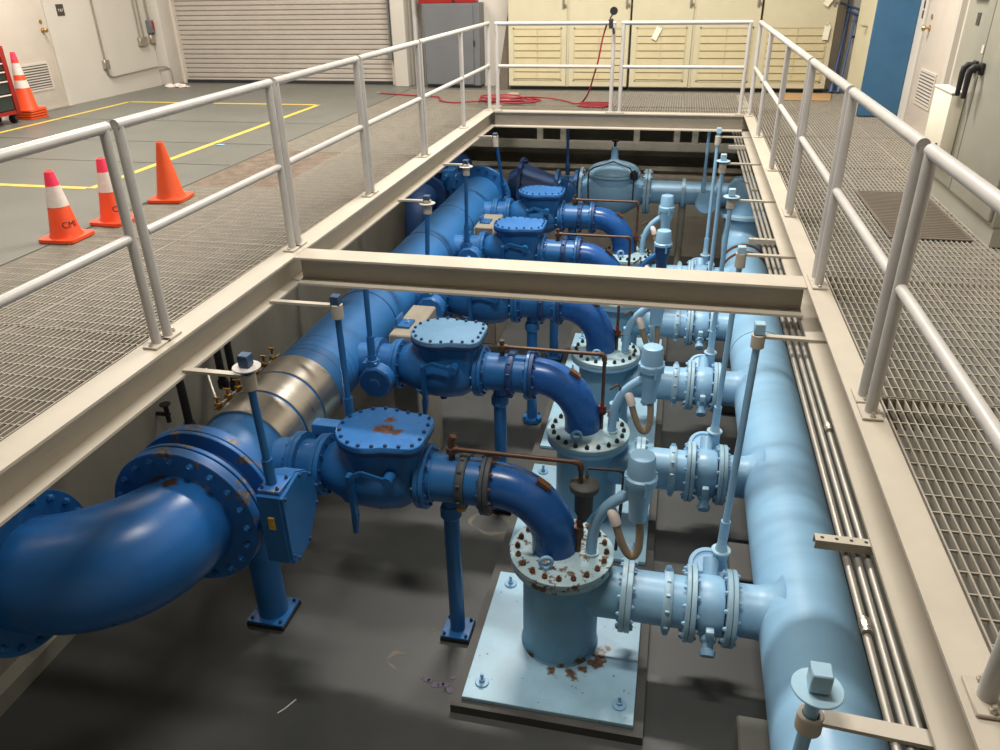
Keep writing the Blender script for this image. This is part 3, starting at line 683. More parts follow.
cu1 = build_copper(False, 'copper tube over the elbow with red lever valve on ' + WHERE[1]); cu1.location.y += 1.47
for i in range(1,5):
    if i == 1:
        sp1 = build_spool('blue spool pipe at ' + WHERE[1], 'blue'); cp1 = build_coupling(1.265, PY(0), ZD, .15, M['darkblue'], M['darkblue'], 'dark blue coupling clamp on the spool pipe at ' + WHERE[1], 'couplings on the blue spool pipes')
        eb1 = build_elbow('glossy blue elbow dropping into ' + WHERE[1], 'darkblue', 'darkblue')
        for o in (sp1, cp1, eb1): o.location.y += 1.47
    else:
        clone(sp1, SH(i-1), 'blue spool pipe at ' + WHERE[i]); clone(cp1, SH(i-1), 'dark blue coupling clamp on the spool pipe at ' + WHERE[i]); clone(eb1, SH(i-1), 'glossy blue elbow dropping into ' + WHERE[i])
    clone(su0, SH(i), 'light blue spool pipe between can and suction valve at ' + WHERE[i])
    clone(cs0, SH(i), 'light blue coupling clamp on the suction spool at ' + WHERE[i])
    clone(sv0, SH(i), 'light blue butterfly valve beside the right header at ' + WHERE[i])
    if i > 1:
        clone(can1, (0,1.47*(i-1),0), 'light blue pump can with clean pale head, %s' % ['','','third in the row','fourth in the row','farthest from the camera'][i])
        clone(cu1, (0,1.47*(i-1),0), 'copper tube over the elbow with red lever valve on ' + WHERE[i])
    if i != 3: clone(av0, SH(i), 'tall light blue air valve with curved arm and tan hose on ' + WHERE[i])
av3 = build_air('air valve with pale cap and dark blue arm on ' + WHERE[3], True); av3.location.y += 1.47*3
for i in range(5):
    stanchion(1.165, PY(i)-.0, ZD-.14, .052, 'slim blue support post under the spool pipe at ' + WHERE[i], .10, rnd=(i in (2,4)), saddle=(.15,'x'))
single('pipe_support', MB().cyl((1.165,PY(2)+.62,ZF),(1.165,PY(2)+.62,ZF+.02),.02), M['blue'], 'small blue stub on the floor behind the third support post', 'pipe stub') if 0 else None

# ------------------------------------------------------------------ suction header (light blue, right)
sh = thing('suction_header_pipe', 'wide light blue header pipe running along the right side of the pit', 'pipe', (XR,0,ZS))
part('barrel', MB().cyl((XR,-3.9,ZS),(XR,5.95,ZS),RR,seg=72), M['lbheader'], sh)
for y in (-1.75, 3.1): part('weld_ring', MB().ring((XR,y,ZS),(0,1,0),RR-.004,RR+.004,.012,64), M['grey'] if y > 0 else M['lbheader'], sh)
for i in range(-1,5):
    Y = PY(i)
    m = MB().lathe([(.165,2.95),(.165,3.10),(.175,3.14),(.2,3.19),(.26,3.24)],(0,Y,ZS),(1,0,0),44)
    part('branch_nozzle', m, M['lb'], sh)
    f = part('nozzle_flange', MB().ring((2.95,Y,ZS),(1,0,0),.14,.24,.028,44), M['lbflange'], sh)
    bolts(f,(2.978,Y,ZS),(1,0,0),.212,12,.013,M['lb'],a0=.13)
for y in (5.55, 5.85):
    part('rusty_band', MB().ring((XR,y,ZS),(0,1,0),RR-.004,RR+.02,.05,64), M['rusty'], sh, 'rusty coupling ring')
el2 = thing('pipe_elbow', 'light blue grey elbow rising from the far end of the right header', 'pipe elbow', (XR,6.3,-1.5))
pts = [(XR,5.96,ZS)] + [(XR, 6.16+.42*math.sin(a), ZS+.42-.42*math.cos(a)) for a in [k*PI/2/14 for k in range(15)]] + [(XR,6.58,-1.30)]
part('bend', MB().tube(pts, .27, 44), M['lb'], el2)
part('flange', MB().ring((XR,6.58,-1.42),(0,0,1),.25,.36,.05,44), M['lbflange'], el2)
single('pipe_tee', MB().lathe([(.27,-1.365),(.27,-1.05),(.2,-.93),(.0,-.90)],(XR,6.58,0),(0,0,1),40), M['lb'], 'light blue grey rounded pipe cap above the far right elbow', 'pipe cap')
sp2 = thing('concrete_pier', 'grey concrete block under the right header at the bottom of the photo', 'pier', (XR,-1.3,ZF))
part('body', MB().cbox(2.99,3.80,-1.75,-1.19,ZF,-2.16,.012,1), M['slab'], sp2)
for k, y in enumerate((.15, 3.05)):
    o = thing('concrete_pier', 'dark concrete block under the right header %s the cross beam' % ['just beyond','well beyond'][k], 'pier', (XR,y,ZF)); part('body', MB().cbox(3.0,3.80,y-.2,y+.2,ZF,-2.16,.012,1), M['pad'], o)

# ------------------------------------------------------------------ valve extension stems and their bracket arms
def stem(top, bot, colr, disc, label, r=.021, ext=.055, mat_head=None):
    x, y, z = top; B = Vector(bot); T = Vector(top); d = (T-B).normalized()
    t = thing('extension_stem', label, 'valve stem', B, 'valve extension stems')
    part('rod', MB().cyl(B+d*.05, T, r, seg=18), M[colr], t)
    part('foot_coupling', MB().cyl(B, B+d*.16, r*1.45, seg=16), M[colr], t)
    nut = MB().cbox(x-.029,x+.029,y-.029,y+.029,z-.005,z+ext,.004,1)
    part('square_nut', nut, M['nutblue' if colr != 'lb' else 'lbflange'], t)
    if disc: part('washer', MB().disc((x,y,z-.016),(0,0,1),.072,.008,.002,32), M['lbflange' if colr == 'lb' else 'rail'], t)
    return t
def arm(T, xb, zcol, label, w=.045, end=None):
    x, y, z = T; za = (-.174 if x < 1 else -.197) if end is None else zcol
    t = thing('stem_bracket', label, 'bracket', (xb,y,za), 'cream bracket arms holding the stems')
    z0, z1 = zcol-.035, max(za+.012, zcol+.03)
    part('collar', MB().ring((x,y,z0),(0,0,1),.025,.038,z1-z0,28), M['cream'], t)
    s = 1 if xb > x else -1
    if end: part('arm', MB().obox((x+.036,y,za+.02), end, w, .014), M['cream'], t)
    else: part('arm', MB().box(min(x+s*.036,xb),max(x+s*.036,xb),y-w/2,y+w/2,za-.008,za+.008), M['cream'], t)
    return t
ST = [((.345,-1.288,-.111),-.215,(.365,-1.29,-.84),'blue',True,'blue stem with washer standing on the boxy gear operator'),
      ((.420,-.333,-.165),-.222,(.417,-.332,-.98),'blue',False,'blue stem without washer rising behind the nearest check valve lid'),
      ((.225,.60,-.225),-.26,(.215,.60,-.98),'blue',False,'blue stem passing behind the cross beam by the concrete pier'),
      ((.252,2.10,-.182),-.255,(.215,2.07,-.98),'blue',True,'blue stem with washer first beyond the cross beam on the left'),
      ((.231,3.56,-.18),-.25,(.215,3.54,-.98),'blue',True,'blue stem with washer second beyond the cross beam on the left'),
      ((.195,5.14,-.19),-.26,(.215,5.52,-.98),'blue',False,'blue stem at the far left corner of the pit'),
      ((2.894,-2.722,-.178),-.325,(2.875,-2.70,-1.62),'lb',True,'light blue stem with square head and washer at the bottom edge of the photo'),
      ((2.916,-.286,-.176),-.232,(2.88,-.34,-1.62),'lb',False,'light blue stem rising from the nearest suction valve'),
      ((2.902,1.125,-.195),-.258,(2.88,1.13,-1.62),'lb',False,'light blue stem rising from the second suction valve past the cross beam'),
      ((2.90,2.62,-.155),-.235,(2.88,2.60,-1.62),'lb',True,'light blue stem with washer rising from the third suction valve'),
      ((2.884,4.10,-.16),-.262,(2.88,4.07,-1.62),'lb',True,'light blue stem with washer rising from the fourth suction valve'),
      ((2.884,5.58,-.15),-.262,(2.88,5.54,-1.62),'lb',False,'tall light blue stem from the farthest suction valve')]
for k, (T, za, B, c, dsc, lab) in enumerate(ST):
    stem(T, B, c, dsc, lab, ext=.06 if k != 6 else .065)
    left = T[0] < 1
    where = ['on the big gear box','behind the nearest check valve lid','behind the cross beam by the pier','first beyond the cross beam','second beyond the cross beam','at the far corner','at the bottom edge','at the nearest suction valve','at the second suction valve','at the third suction valve','at the fourth suction valve','at the farthest suction valve'][k]
    arm(T, -.02 if left else 3.27, za, 'cream %s beam bracket arm holding the stem %s' % ('left' if left else 'right', where), .055 if k == 6 else .038, (3.26,-2.80,-.238) if k == 6 else None)
stem((.885,6.7,-.15),(.90,6.7,-.98),'darkblue',False,'dark blue stem at the far end left of the domed control valve')
# suction valve of the pump nearest the camera edge (only the stem shows in the photo)
c = clone(sv0, (0,-1.76-.34+.0,0), 'light blue butterfly valve below the bottom edge, under the washer-topped stem') if 0 else None

# ------------------------------------------------------------------ far bypass line with domed control valve
Yb = 6.7
rd = thing('pipe_reducer', 'dark blue tapered pipe with upright flange behind the farthest check valve', 'pipe reducer', (.4,Yb,ZD))
part('cone', MB().lathe([(.22,.06),(.33,.24),(.33,.30),(.17,.74)],(0,Yb,ZD),(1,0,0),40), M['darkblue'], rd)
f = part('flange', MB().ring((.22,Yb,ZD),(1,0,0),.25,.42,.05,44), M['darkblue'], rd); bolts(f,(.27,Yb,ZD),(1,0,0),.38,16,.016,M['darkblue'])
bf = thing('butterfly_valve', 'blue valve with round gear cover left of the domed control valve', 'valve', (.9,Yb,ZD))
part('body', MB().lathe([(.15,.74),(.27,.74),(.27,.78),(.18,.79),(.18,1.0),(.27,1.01),(.27,1.06),(.15,1.06)],(0,Yb,ZD),(1,0,0),40), M['blue'], bf)
part('gear_housing', MB().lathe([(.12,0),(.16,.02),(.16,.1),(.12,.13),(0,.135)],(.92,Yb-.2,ZD+.02),(0,-1,0),12).cbox(.85,.95,Yb-.34,Yb-.2,ZD+.05,ZD+.22,.012), M['blue'], bf)
cvx = thing('control_valve', 'domed grey blue control valve with thin neck at the far end of the pit', 'valve', (1.55,Yb,ZD))
part('body', MB().lathe([(.17,1.1),(.19,1.16),(.30,1.32),(.36,1.5),(.36,1.62),(.30,1.78),(.19,1.95),(.17,2.02)],(0,Yb,ZD),(1,0,0),44).lathe([(.30,-1.22),(.34,-1.1),(.345,-.95)],(1.56,Yb,0),(0,0,1),44), M['lb'], cvx)
part('bonnet_ring', MB().ring((1.56,Yb,-.95),(0,0,1),.2,.375,.035,44), M['lbflange'], cvx)
bn = part('bonnet', MB().lathe([(.36,-.91),(.355,-.885),(.30,-.83),(.20,-.79),(.10,-.775),(.055,-.74),(.045,-.58),(.05,-.57),(.0,-.565)],(1.56,Yb,0),(0,0,1),44), M['lb'], cvx)
bolts(bn,(1.56,Yb,-.915),(0,0,1),.355,16,.014,M['lb'])
part('indicator', MB().cyl((1.56,Yb,-.57),(1.56,Yb,-.47),.02,seg=12).cyl((1.56,Yb,-.50),(1.56,Yb,-.48),.045,seg=8), M['black'], cvx)
for x in (1.09, 2.0):
    f = part('flange', MB().ring((x,Yb,ZD),(1,0,0),.15,.31,.04,44), M['lbflange'], cvx); bolts(f,(x+(.04 if x < 1.5 else 0),Yb,ZD),(1 if x < 1.5 else -1,0,0),.275,12,.015,M['lb'])
part('pilot_tubing', MB().tube([(1.24,Yb-.30,-1.25),(1.23,Yb-.33,-1.0),(1.24,Yb-.33,-.84),(1.30,Yb-.30,-.80),(1.56,Yb-.16,-.74),(1.80,Yb-.28,-.80),(1.86,Yb-.32,-.9),(1.86,Yb-.32,-1.25)], .010, 8).lathe([(.03,-.95),(.055,-.93),(.055,-.85),(.02,-.82)],(1.86,Yb-.32,0),(0,0,1),14), M['black'], cvx)
fp = thing('bypass_pipe', 'grey blue horizontal pipe at the far end right of the domed control valve', 'pipe', (2.7,Yb,ZD))
part('pipe', MB().cyl((2.06,Yb,ZD),(XR-.2,Yb,ZD),.16,seg=40), M['lb'], fp)
f = part('flange', MB().ring((2.045,Yb,ZD),(1,0,0),.15,.31,.04,44), M['lbflange'], fp); bolts(f,(2.085,Yb,ZD),(1,0,0),.275,12,.015,M['lb'])
part('clamp_ring', MB().ring((2.52,Yb,ZD),(1,0,0),.15,.20,.05,40), M['lbflange'], fp)
part('clamp_ring', MB().ring((2.98,Yb,ZD),(1,0,0),.15,.21,.06,40), M['lbflange'], fp)
bfc = thing('gear_operator', 'round light blue gear cover facing the camera by the farthest stem', 'valve', (2.86,6.4,-1.2))
part('cover', MB().lathe([(.14,0),(.155,.015),(.155,.06),(.14,.075),(.05,.08),(0,.085)],(2.86,6.42,-1.22),(.1,-1,0),20), M['lb'], bfc)
part('neck', MB().cyl((2.86,6.42,-1.22),(2.86,6.56,-1.2),.07,seg=18).lathe([(.17,0),(.22,.0),(.22,.03),(.17,.03)],(2.79,Yb,ZD),(1,0,0),32), M['lb'], bfc)
stem((2.80,6.35,-.15),(2.80,6.35,-1.06),'lb',False,'light blue stem behind the farthest suction stem, over the round gear cover')
single('pipe_support', MB().cyl((2.55,Yb,ZF+.02),(2.55,Yb,ZD-.15),.05,seg=18).cbox(2.45,2.65,Yb-.1,Yb+.1,ZF,ZF+.02,.003,1), M['pier'], 'tan support post under the far horizontal pipe', 'pipe support', (2.55,Yb,ZF))
# machinery behind the header under the left walkway
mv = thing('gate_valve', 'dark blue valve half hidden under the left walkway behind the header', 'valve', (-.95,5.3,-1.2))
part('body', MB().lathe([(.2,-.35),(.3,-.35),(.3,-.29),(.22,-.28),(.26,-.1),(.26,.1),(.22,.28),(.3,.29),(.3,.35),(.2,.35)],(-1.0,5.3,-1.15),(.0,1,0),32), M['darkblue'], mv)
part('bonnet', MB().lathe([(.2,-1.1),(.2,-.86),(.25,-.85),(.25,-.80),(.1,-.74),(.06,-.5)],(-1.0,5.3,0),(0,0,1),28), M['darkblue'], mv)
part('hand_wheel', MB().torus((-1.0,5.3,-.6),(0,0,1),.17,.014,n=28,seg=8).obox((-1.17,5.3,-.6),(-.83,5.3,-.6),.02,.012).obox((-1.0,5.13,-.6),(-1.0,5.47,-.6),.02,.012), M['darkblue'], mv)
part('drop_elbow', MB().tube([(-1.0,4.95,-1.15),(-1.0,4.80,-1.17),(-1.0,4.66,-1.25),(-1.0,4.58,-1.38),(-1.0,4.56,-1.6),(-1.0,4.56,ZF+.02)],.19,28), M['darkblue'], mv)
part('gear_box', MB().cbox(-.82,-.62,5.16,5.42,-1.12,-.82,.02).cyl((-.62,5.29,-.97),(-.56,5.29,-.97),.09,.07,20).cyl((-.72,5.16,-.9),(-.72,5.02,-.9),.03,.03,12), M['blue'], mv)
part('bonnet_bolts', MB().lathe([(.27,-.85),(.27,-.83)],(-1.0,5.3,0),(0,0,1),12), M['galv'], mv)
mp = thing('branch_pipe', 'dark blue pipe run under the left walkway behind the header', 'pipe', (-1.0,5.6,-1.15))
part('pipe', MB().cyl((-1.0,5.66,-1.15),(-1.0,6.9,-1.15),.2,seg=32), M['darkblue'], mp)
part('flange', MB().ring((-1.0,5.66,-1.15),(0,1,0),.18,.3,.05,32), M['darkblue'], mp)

mv.location.y += .9; mp.location.y += .9
# ------------------------------------------------------------------ conduits under the right beam
for k, x in enumerate((3.104, 3.142, 3.178)):
    t = thing('conduit', 'thin galvanised conduit under the right beam, %s of three' % ['leftmost','middle','rightmost'][k], 'conduit', (x,1,-.275), 'three parallel conduits along the right beam')
    part('tube', MB().cyl((x,-4.0,-.285),(x,7.4,-.285),.0135,seg=14), M['conduit'], t)
    for y in ((-2.36,.62,3.6) if k == 0 else (-1.1 if k == 2 else .62, 3.3)): part('coupling', MB().cyl((x,y-.03,-.275),(x,y+.03,-.275),.0185,seg=14).cyl((x,y-.012,-.275),(x,y+.012,-.275),.0205,seg=8), M['galv'], t)
for y, lab in ((-1.99,'perforated steel strut under the right beam near the bottom right, carrying conduits'),(1.6,'perforated steel strut under the right beam past the cross beam'),(5.2,'perforated steel strut under the right beam at the far end')):
    t = thing('strut_channel', lab, 'strut', (3.1,y,-.25), 'strut channels holding the conduits')
    m = MB().box(2.99,3.30,y-.0205,y+.0205,-.2255,-.2215).box(2.99,3.30,y-.0205,y-.018,-.2595,-.2255).box(2.99,3.30,y+.018,y+.0205,-.2595,-.2255)
    part('channel', m, M['cream'], t)
    for q in range(4): part('slot', MB().cyl((3.015+q*.05,y,-.2215),(3.015+q*.05,y,-.221),.007,seg=12), M['dark'], t)
    part('hanger_bolt', MB().cyl((3.25,y,-.2215),(3.25,y,-.219),.008,seg=8), M['galv'], t)

# ------------------------------------------------------------------ small pipework on the left pit wall
for k, (x, y, z0, z1) in enumerate(((-1.2,.16,-1.55,-.17),(-1.2,.70,-1.45,-.17),(-1.2,.86,-1.55,-.17))):
    single('drop_pipe', MB().cyl((x,y,z0),(x,y,z1),.032,seg=14).cyl((x,y,z0-.01),(x,y,z0+.06),.045,seg=14), M['dark'], 'dark vertical drop pipe behind the header under the left walkway, %s' % ['nearest','middle','farthest'][k], 'pipe', group='dark drop pipes')
single('brown_pipe', MB().tube([(-1.2,.16,-1.50),(-1.19,.18,-1.56),(-1.12,.22,-1.60),(-.95,.4,-1.62),(-.7,.6,-1.5)], .035, 14), M['rusty'], 'rust brown bent pipe at the foot of the dark drop pipe', 'pipe')
sm = thing('sample_line', 'thin steel tube with little valves along the left flank of the header', 'tubing', (-.75,.3,-1.2))
part('tube', MB().cyl((-.72,-.15,-1.14),(-.72,.85,-1.18),.010,seg=10).cyl((-.9,.1,-.95),(-.72,-.1,-1.14),.008,seg=8), M['steel'], sm)
for k in range(7):
    y = -.1+k*.14; part('needle_valve', MB().cbox(-.745,-.695,y-.02,y+.02,-1.165-.005*k,-1.11-.005*k,.006,1).cyl((-.72,y,-1.12),(-.72,y,-1.07),.010,seg=8).cyl((-.75,y,-1.075),(-.69,y,-1.075),.008,seg=8), M['brass'], sm)
hb = thing('hose_bib', 'small dark tap on the left pit wall above the big flange', 'tap', (-1.6,.33,-1.55))
part('body', MB().cyl((-1.62,.33,-1.55),(-1.50,.33,-1.55),.018,seg=10).cyl((-1.52,.33,-1.62),(-1.52,.33,-1.46),.02,seg=10), M['dark'], hb)
part('handle', MB().disc((-1.52,.33,-1.46),(0,0,1),.045,.012,.003,14), M['dark'], hb)

# ------------------------------------------------------------------ left room: lines, cones, cart, wall fittings
t = thing('floor_line', 'yellow painted line rectangle on the grey floor at the left', 'floor marking', (-4,4,0))
z = .0015
def line(p, q, w=.075):
    p = Vector((*p,0)); q = Vector((*q,0)); d = (q-p).normalized(); s = Vector((-d.y,d.x,0))*w/2
    return MB().add([p-s+Vector((0,0,z)), q-s+Vector((0,0,z)), q+s+Vector((0,0,z)), p+s+Vector((0,0,z))], [(0,1,2,3)])
for p, q in (((-2.62,1.43),(-2.62,6.22)),((-2.66,6.22),(-5.66,6.22)),((-5.66,6.22),(-5.66,-2.0)),((-2.66,1.43),(-5.66,1.43))):
    part('stripe', line(p,q), M['yellow'], t)
jt = thing('floor_joint', 'dark saw-cut joints across the grey floor at the left', 'floor joint', (-4,3,0))
for y in (2.45,3.45,4.75): part('cut', line((XL,y),(-1.85,y),.012), M['black'], jt)
def cone(x, y, h, b, style, label, group='traffic cones by the left walkway', rz=0.0, text=None, z=0.0):
    t = thing('traffic_cone', label, 'traffic cone', (x,y,z), group)
    mt = M['orangeold'] if style == 0 else M['orange']
    m = MB()
    rb = b*.36; rt = .028; hb = .03
    c, s = math.cos(rz), math.sin(rz)
    poly = []
    for sx, sy in ((1,1),(-1,1),(-1,-1),(1,-1)):
        for a in range(4):
            ang = math.atan2(sy,sx) - PI/4 + a*PI/6; px = sx*(b/2-.04)+.04*math.cos(ang); py = sy*(b/2-.04)+.04*math.sin(ang)
            poly.append((x+px*c-py*s, y+px*s+py*c, z+.004))
    part('base', MB().prism(poly,(0,0,.022)), mt, t)
    f = lambda k: rb + (rt-rb)*k
    part('body', MB().lathe([(rb+.012,.026),(rb,.05),(rt,h),(rt*.8,h+.004),(rt*.8,h-.02)],(x,y,z),(0,0,1),36), mt, t)
    def slv(z0, z1, mm, nm):
        part(nm, MB().lathe([(f((z0-.05)/(h-.05))+.002,z0),(f((z1-.05)/(h-.05))+.002,z1)],(x,y,z),(0,0,1),36), mm, t)
    if style == 1: slv(h*.50,h*.80,M['white'],'reflective_collar'); slv(h*.80,h*1.0,M['pink'],'pink_tip')
    if style == 2: slv(h*.40,h*.53,M['white'],'reflective_collar'); slv(h*.62,h*.82,M['white'],'reflective_collar'); slv(h*.86,h,M['pink'],'pink_tip')
    if text:
        cu = bpy.data.curves.new('lettering','FONT'); cu.body = text; cu.size = .06; cu.extrude = .0; cu.align_x = 'CENTER'; cu.resolution_u = 3
        ob = bpy.data.objects.new('tmp_text', cu); COL.objects.link(ob)
        dg = bpy.context.evaluated_depsgraph_get(); me = bpy.data.meshes.new_from_object(ob.evaluated_get(dg))
        bpy.data.objects.remove(ob)
        bm = bmesh.new(); bm.from_mesh(me); bmesh.ops.subdivide_edges(bm, edges=[e for e in bm.edges if e.calc_length() > .012], cuts=3); bmesh.ops.triangulate(bm, faces=bm.faces[:])
        bm.verts.index_update()
        vs = []
        zc = h*.20
        for v in bm.verts:
            zz = zc + v.co.y; r = f((zz-.05)/(h-.05))+.0025; a = text_ang + v.co.x/r
            vs.append(Vector((x+r*math.cos(a), y+r*math.sin(a), z+zz)))
        part('lettering', MB().add(vs,[tuple(v.index for v in q.verts) for q in bm.faces]), M['black'], t); bm.free()
    return t
text_ang = math.atan2(-4.39-.1, 2.37+1.8) + .42
cone(-1.80,.12,.47,.28,1,'orange cone with white collar and full lettering, nearest of the three','traffic cones by the left walkway',.05,'CMI')
cone(-1.72,.55,.47,.28,1,'orange cone with white collar half hidden behind the railing post','traffic cones by the left walkway',-.05,'CMI')
cone(-1.68,1.21,.46,.295,0,'plain orange cone without collar, farthest of the three','traffic cones by the left walkway',.15)
for k in range(3): 
    cone(-6.10,4.74,.66,.33,2 if 0 else 0,'orange cone at the %s of the stack by the left wall door' % ['bottom','second level','third level'][k],'stacked cones by the tool cart',.04*k,None,.032*k)
cone(-6.10,4.74,.72,.33,2,'orange and white banded cone topmost of the stack by the tool cart','stacked cones by the tool cart',.1,None,.096)
ct = thing('tool_cart', 'red tool cart with dark drawers on casters at the left edge', 'tool cart', (-6.1,4.2,0))
part('cabinet', MB().box(-6.33,-5.97,3.75,4.36,.14,.90).cbox(-6.335,-5.93,4.36,4.43,.12,.92,.008).cbox(-6.335,-5.93,3.68,3.75,.12,.92,.008).box(-6.33,-5.94,3.7,4.4,.115,.16), M['red'], ct)
for k, (z0, z1) in enumerate(((.17,.36),(.37,.52),(.53,.63),(.64,.73),(.74,.82),(.83,.90))):
    d = part('drawer', MB().cbox(-5.985,-5.945,3.755,4.355,z0,z1,.004,1), M['tooldraw'], ct)
    part('handle', MB().box(-5.945,-5.93,3.76,4.35,z1-.018,z1-.004), M['white'], d)
for x in (-6.25,-6.0):
    for y in (3.80,4.34): part('caster', MB().cyl((x-.0,y-.02,.055),(x,y+.02,.055),.052,seg=20).box(x-.03,x+.03,y-.028,y+.028,.10,.12), M['dark'], ct)
sg = thing('room_sign', 'small square dark sign on the left wall beside the door', 'sign', (XL,6.10,1.26))
part('plate', MB().cbox(XL,XL+.006,6.02,6.17,1.18,1.33,.002,1), M['sign'], sg)
g = MB()
for yy, kind in ((6.05,0),(6.09,1),(6.13,2)):
    if kind == 0: g.box(XL+.006,XL+.0068,yy,yy+.028,1.262,1.27); g.box(XL+.006,XL+.0068,yy+.01,yy+.017,1.235,1.262)
    if kind == 1: g.obox((XL+.0065,yy,1.235),(XL+.0065,yy+.012,1.27),.004,.006); g.obox((XL+.0065,yy+.024,1.235),(XL+.0065,yy+.012,1.27),.004,.006)
    if kind == 2: g.box(XL+.006,XL+.0068,yy,yy+.006,1.235,1.27); g.box(XL+.006,XL+.0068,yy,yy+.02,1.262,1.27)
part('lettering', g, M['white'], sg)
def wall_conduit(y, ztop, zbox, label, w=.055, double=False, extra=None):
    t = thing('wall_conduit', label, 'conduit', (XL,y,zbox))
    part('tube', MB().cyl((XL+.03,y,zbox+.05),(XL+.03,y,ztop),.0125,seg=12), M['galv'], t)
    if double: part('tube', MB().cyl((XL+.03,y+.10,zbox+.05),(XL+.03,y+.10,ztop),.0125,seg=12), M['galv'], t)
    part('junction_box', MB().cbox(XL,XL+.06,y-w,y+w+(.10 if double else 0),zbox-.07,zbox+.06,.006,1), M['galv'], t)
    if extra: part('bend_tube', MB().tube(extra,.0125,12), M['galv'], t)
    return t
X3 = XL+.03
wall_conduit(6.75,4.5,.47,'thin conduit with small box bending along the left wall to the roll-up door',extra=[(X3,6.75,.42),(X3,6.76,.33),(X3,6.80,.285),(X3,6.88,.27),(X3,7.98,.30),(X3+.02,8.02,.30),(X3+.16,8.05,.30),(X3+.21,8.05,.28),(X3+.22,8.05,.22),(X3+.22,8.05,.004)])
wall_conduit(7.72,4.5,.72,'pair of conduits with a grey box left of the red-marked switch',double=True)
t = wall_conduit(8.02,4.5,.74,'conduit with grey switch box marked red on the left wall by the roll-up door')
part('switch_box', MB().cbox(XL,XL+.09,7.97,8.075,.83,1.02,.006,1), M['grey'], t); part('red_label', MB().box(XL+.09,XL+.093,8.02,8.07,.87,1.0), M['red'], t)
rag = thing('rag', 'crumpled white rags on the floor in the left corner by the roll-up door', 'rag', (-6.0,7.9,0))
m = MB()
for q in range(3):
    cx, cy = -6.05+.12*q, 7.86+.06*(q % 2); prof = []
    vs = []; fs = []; n = 12
    for i in range(5):
        for k in range(n):
            r = (.11-.02*i)*(.7+.6*random.random()) if i < 4 else .01; a = 2*PI*k/n; vs.append((cx+r*math.cos(a), cy+r*.7*math.sin(a), .004+.012*i+random.random()*.01))
    for i in range(4):
        for k in range(n): fs.append((i*n+k, i*n+(k+1)%n, (i+1)*n+(k+1)%n, (i+1)*n+k))
    m.add(vs, fs)
part('cloth', m, M['white'], rag)
single('tape_scrap', MB().cbox(-2.53,-2.45,3.34,3.40,.001,.008,.002,1), M['lb'], 'tiny pale blue scrap on the grey floor beyond the yellow line', 'scrap')

# ------------------------------------------------------------------ back wall: cabinets, pipes, tools
def cabinet_unit(x0, xs, label):
    t = thing('metal_cabinet', label, 'cabinet', (x0,8.0,0), 'beige metal cabinets along the far wall')
    x1 = xs[-1]; y = 8.0
    part('body', MB().cbox(x0+.012,x1-.012,y+.02,YB-.01,.05,2.3,.006,1), M['beige'], t)
    part('plinth', MB().box(x0+.03,x1-.03,y+.05,YB-.02,.0005,.05), M['dark'], t)
    for a, b in zip([x0]+xs[:-1], xs):
        d = part('door', MB().cbox(a+.016,b-.016,y,y+.022,.06,2.29,.006,1), M['beige'], t)
        lv = MB(); la, lb_, lz0, lz1 = a+.09, b-.09, .14, .88
        lv.box(la,lb_,y-.006,y,lz1-.02,lz1).box(la,lb_,y-.006,y,lz0,lz0+.015).box(la,la+.02,y-.006,y,lz0,lz1).box(lb_-.02,lb_,y-.006,y,lz0,lz1)
        nr = 7
        for k in range(nr):
            za = lz0+.02+k*(lz1-lz0-.045)/nr; zb = za+(lz1-lz0-.045)/nr
            lv.prism([(la+.02,y-.001,za),(la+.02,y-.016,za+.012),(la+.02,y-.004,zb-.004),(la+.02,y-.001,zb-.004)],(lb_-la-.04,0,0))
        lv.box((la+lb_)/2-.004,(la+lb_)/2+.004,y-.018,y-.001,lz0+.02,lz1-.02)
        part('louver', lv, M['beigedark'], d)
        part('handle', MB().cbox(b-.085,b-.055,y-.03,y,1.14,1.30,.006,1).obox((b-.07,y-.03,1.2),(b-.02,y-.035,1.18),.02,.014), M['galv'], d)
    return t
cabinet_unit(-.24,[.68,1.60],'beige two-door louvred cabinet, left of the three along the far wall')
cabinet_unit(1.60,[2.50,3.42],'beige two-door louvred cabinet, in the middle of the far wall')
cabinet_unit(3.42,[4.42],'beige single-door louvred cabinet, right end of the far wall row')
def tagp(x, z, rot, label):
    t = thing('paper_tag', label, 'tag', (x,7.98,z)); a = math.radians(rot); ux = Vector((math.cos(a),0,math.sin(a))); uz = Vector((-math.sin(a),0,math.cos(a)))
    c = Vector((x,7.965,z)); m = MB(); m.prism([c-ux*.04-uz*.09,c+ux*.04-uz*.09,c+ux*.04+uz*.09,c-ux*.04+uz*.09],(0,.002,0)); part('card', m, M['paper'], t)
    part('loop', MB().torus(c+uz*.11,(0,1,0),.022,.003,n=16,seg=6), M['galv'], t)
tagp(1.98,.80,-25,'cream paper tag hanging tilted on the middle cabinet louvre'); tagp(4.30,.80,-4,'cream paper tag hanging on the right end cabinet louvre'); tagp(4.28,1.22,-35,'white paper tag at the handle of the right end cabinet')
gc = thing('grey_cabinet', 'grey metal cabinet with red boxes on top, left of the far walkway', 'cabinet', (-1.2,8.2,0))
part('body', MB().cbox(-1.60,-.70,8.12,8.44,.04,1.22,.006,1), M['grey'], gc); part('door', MB().cbox(-1.58,-.80,8.10,8.12,.06,1.20,.005,1), M['grey'], gc); part('plinth', MB().box(-1.58,-.72,8.14,8.42,.0005,.04), M['dark'], gc)
part('latch', MB().cbox(-.80,-.78,8.095,8.12,.62,.70,.003,1), M['black'], gc)
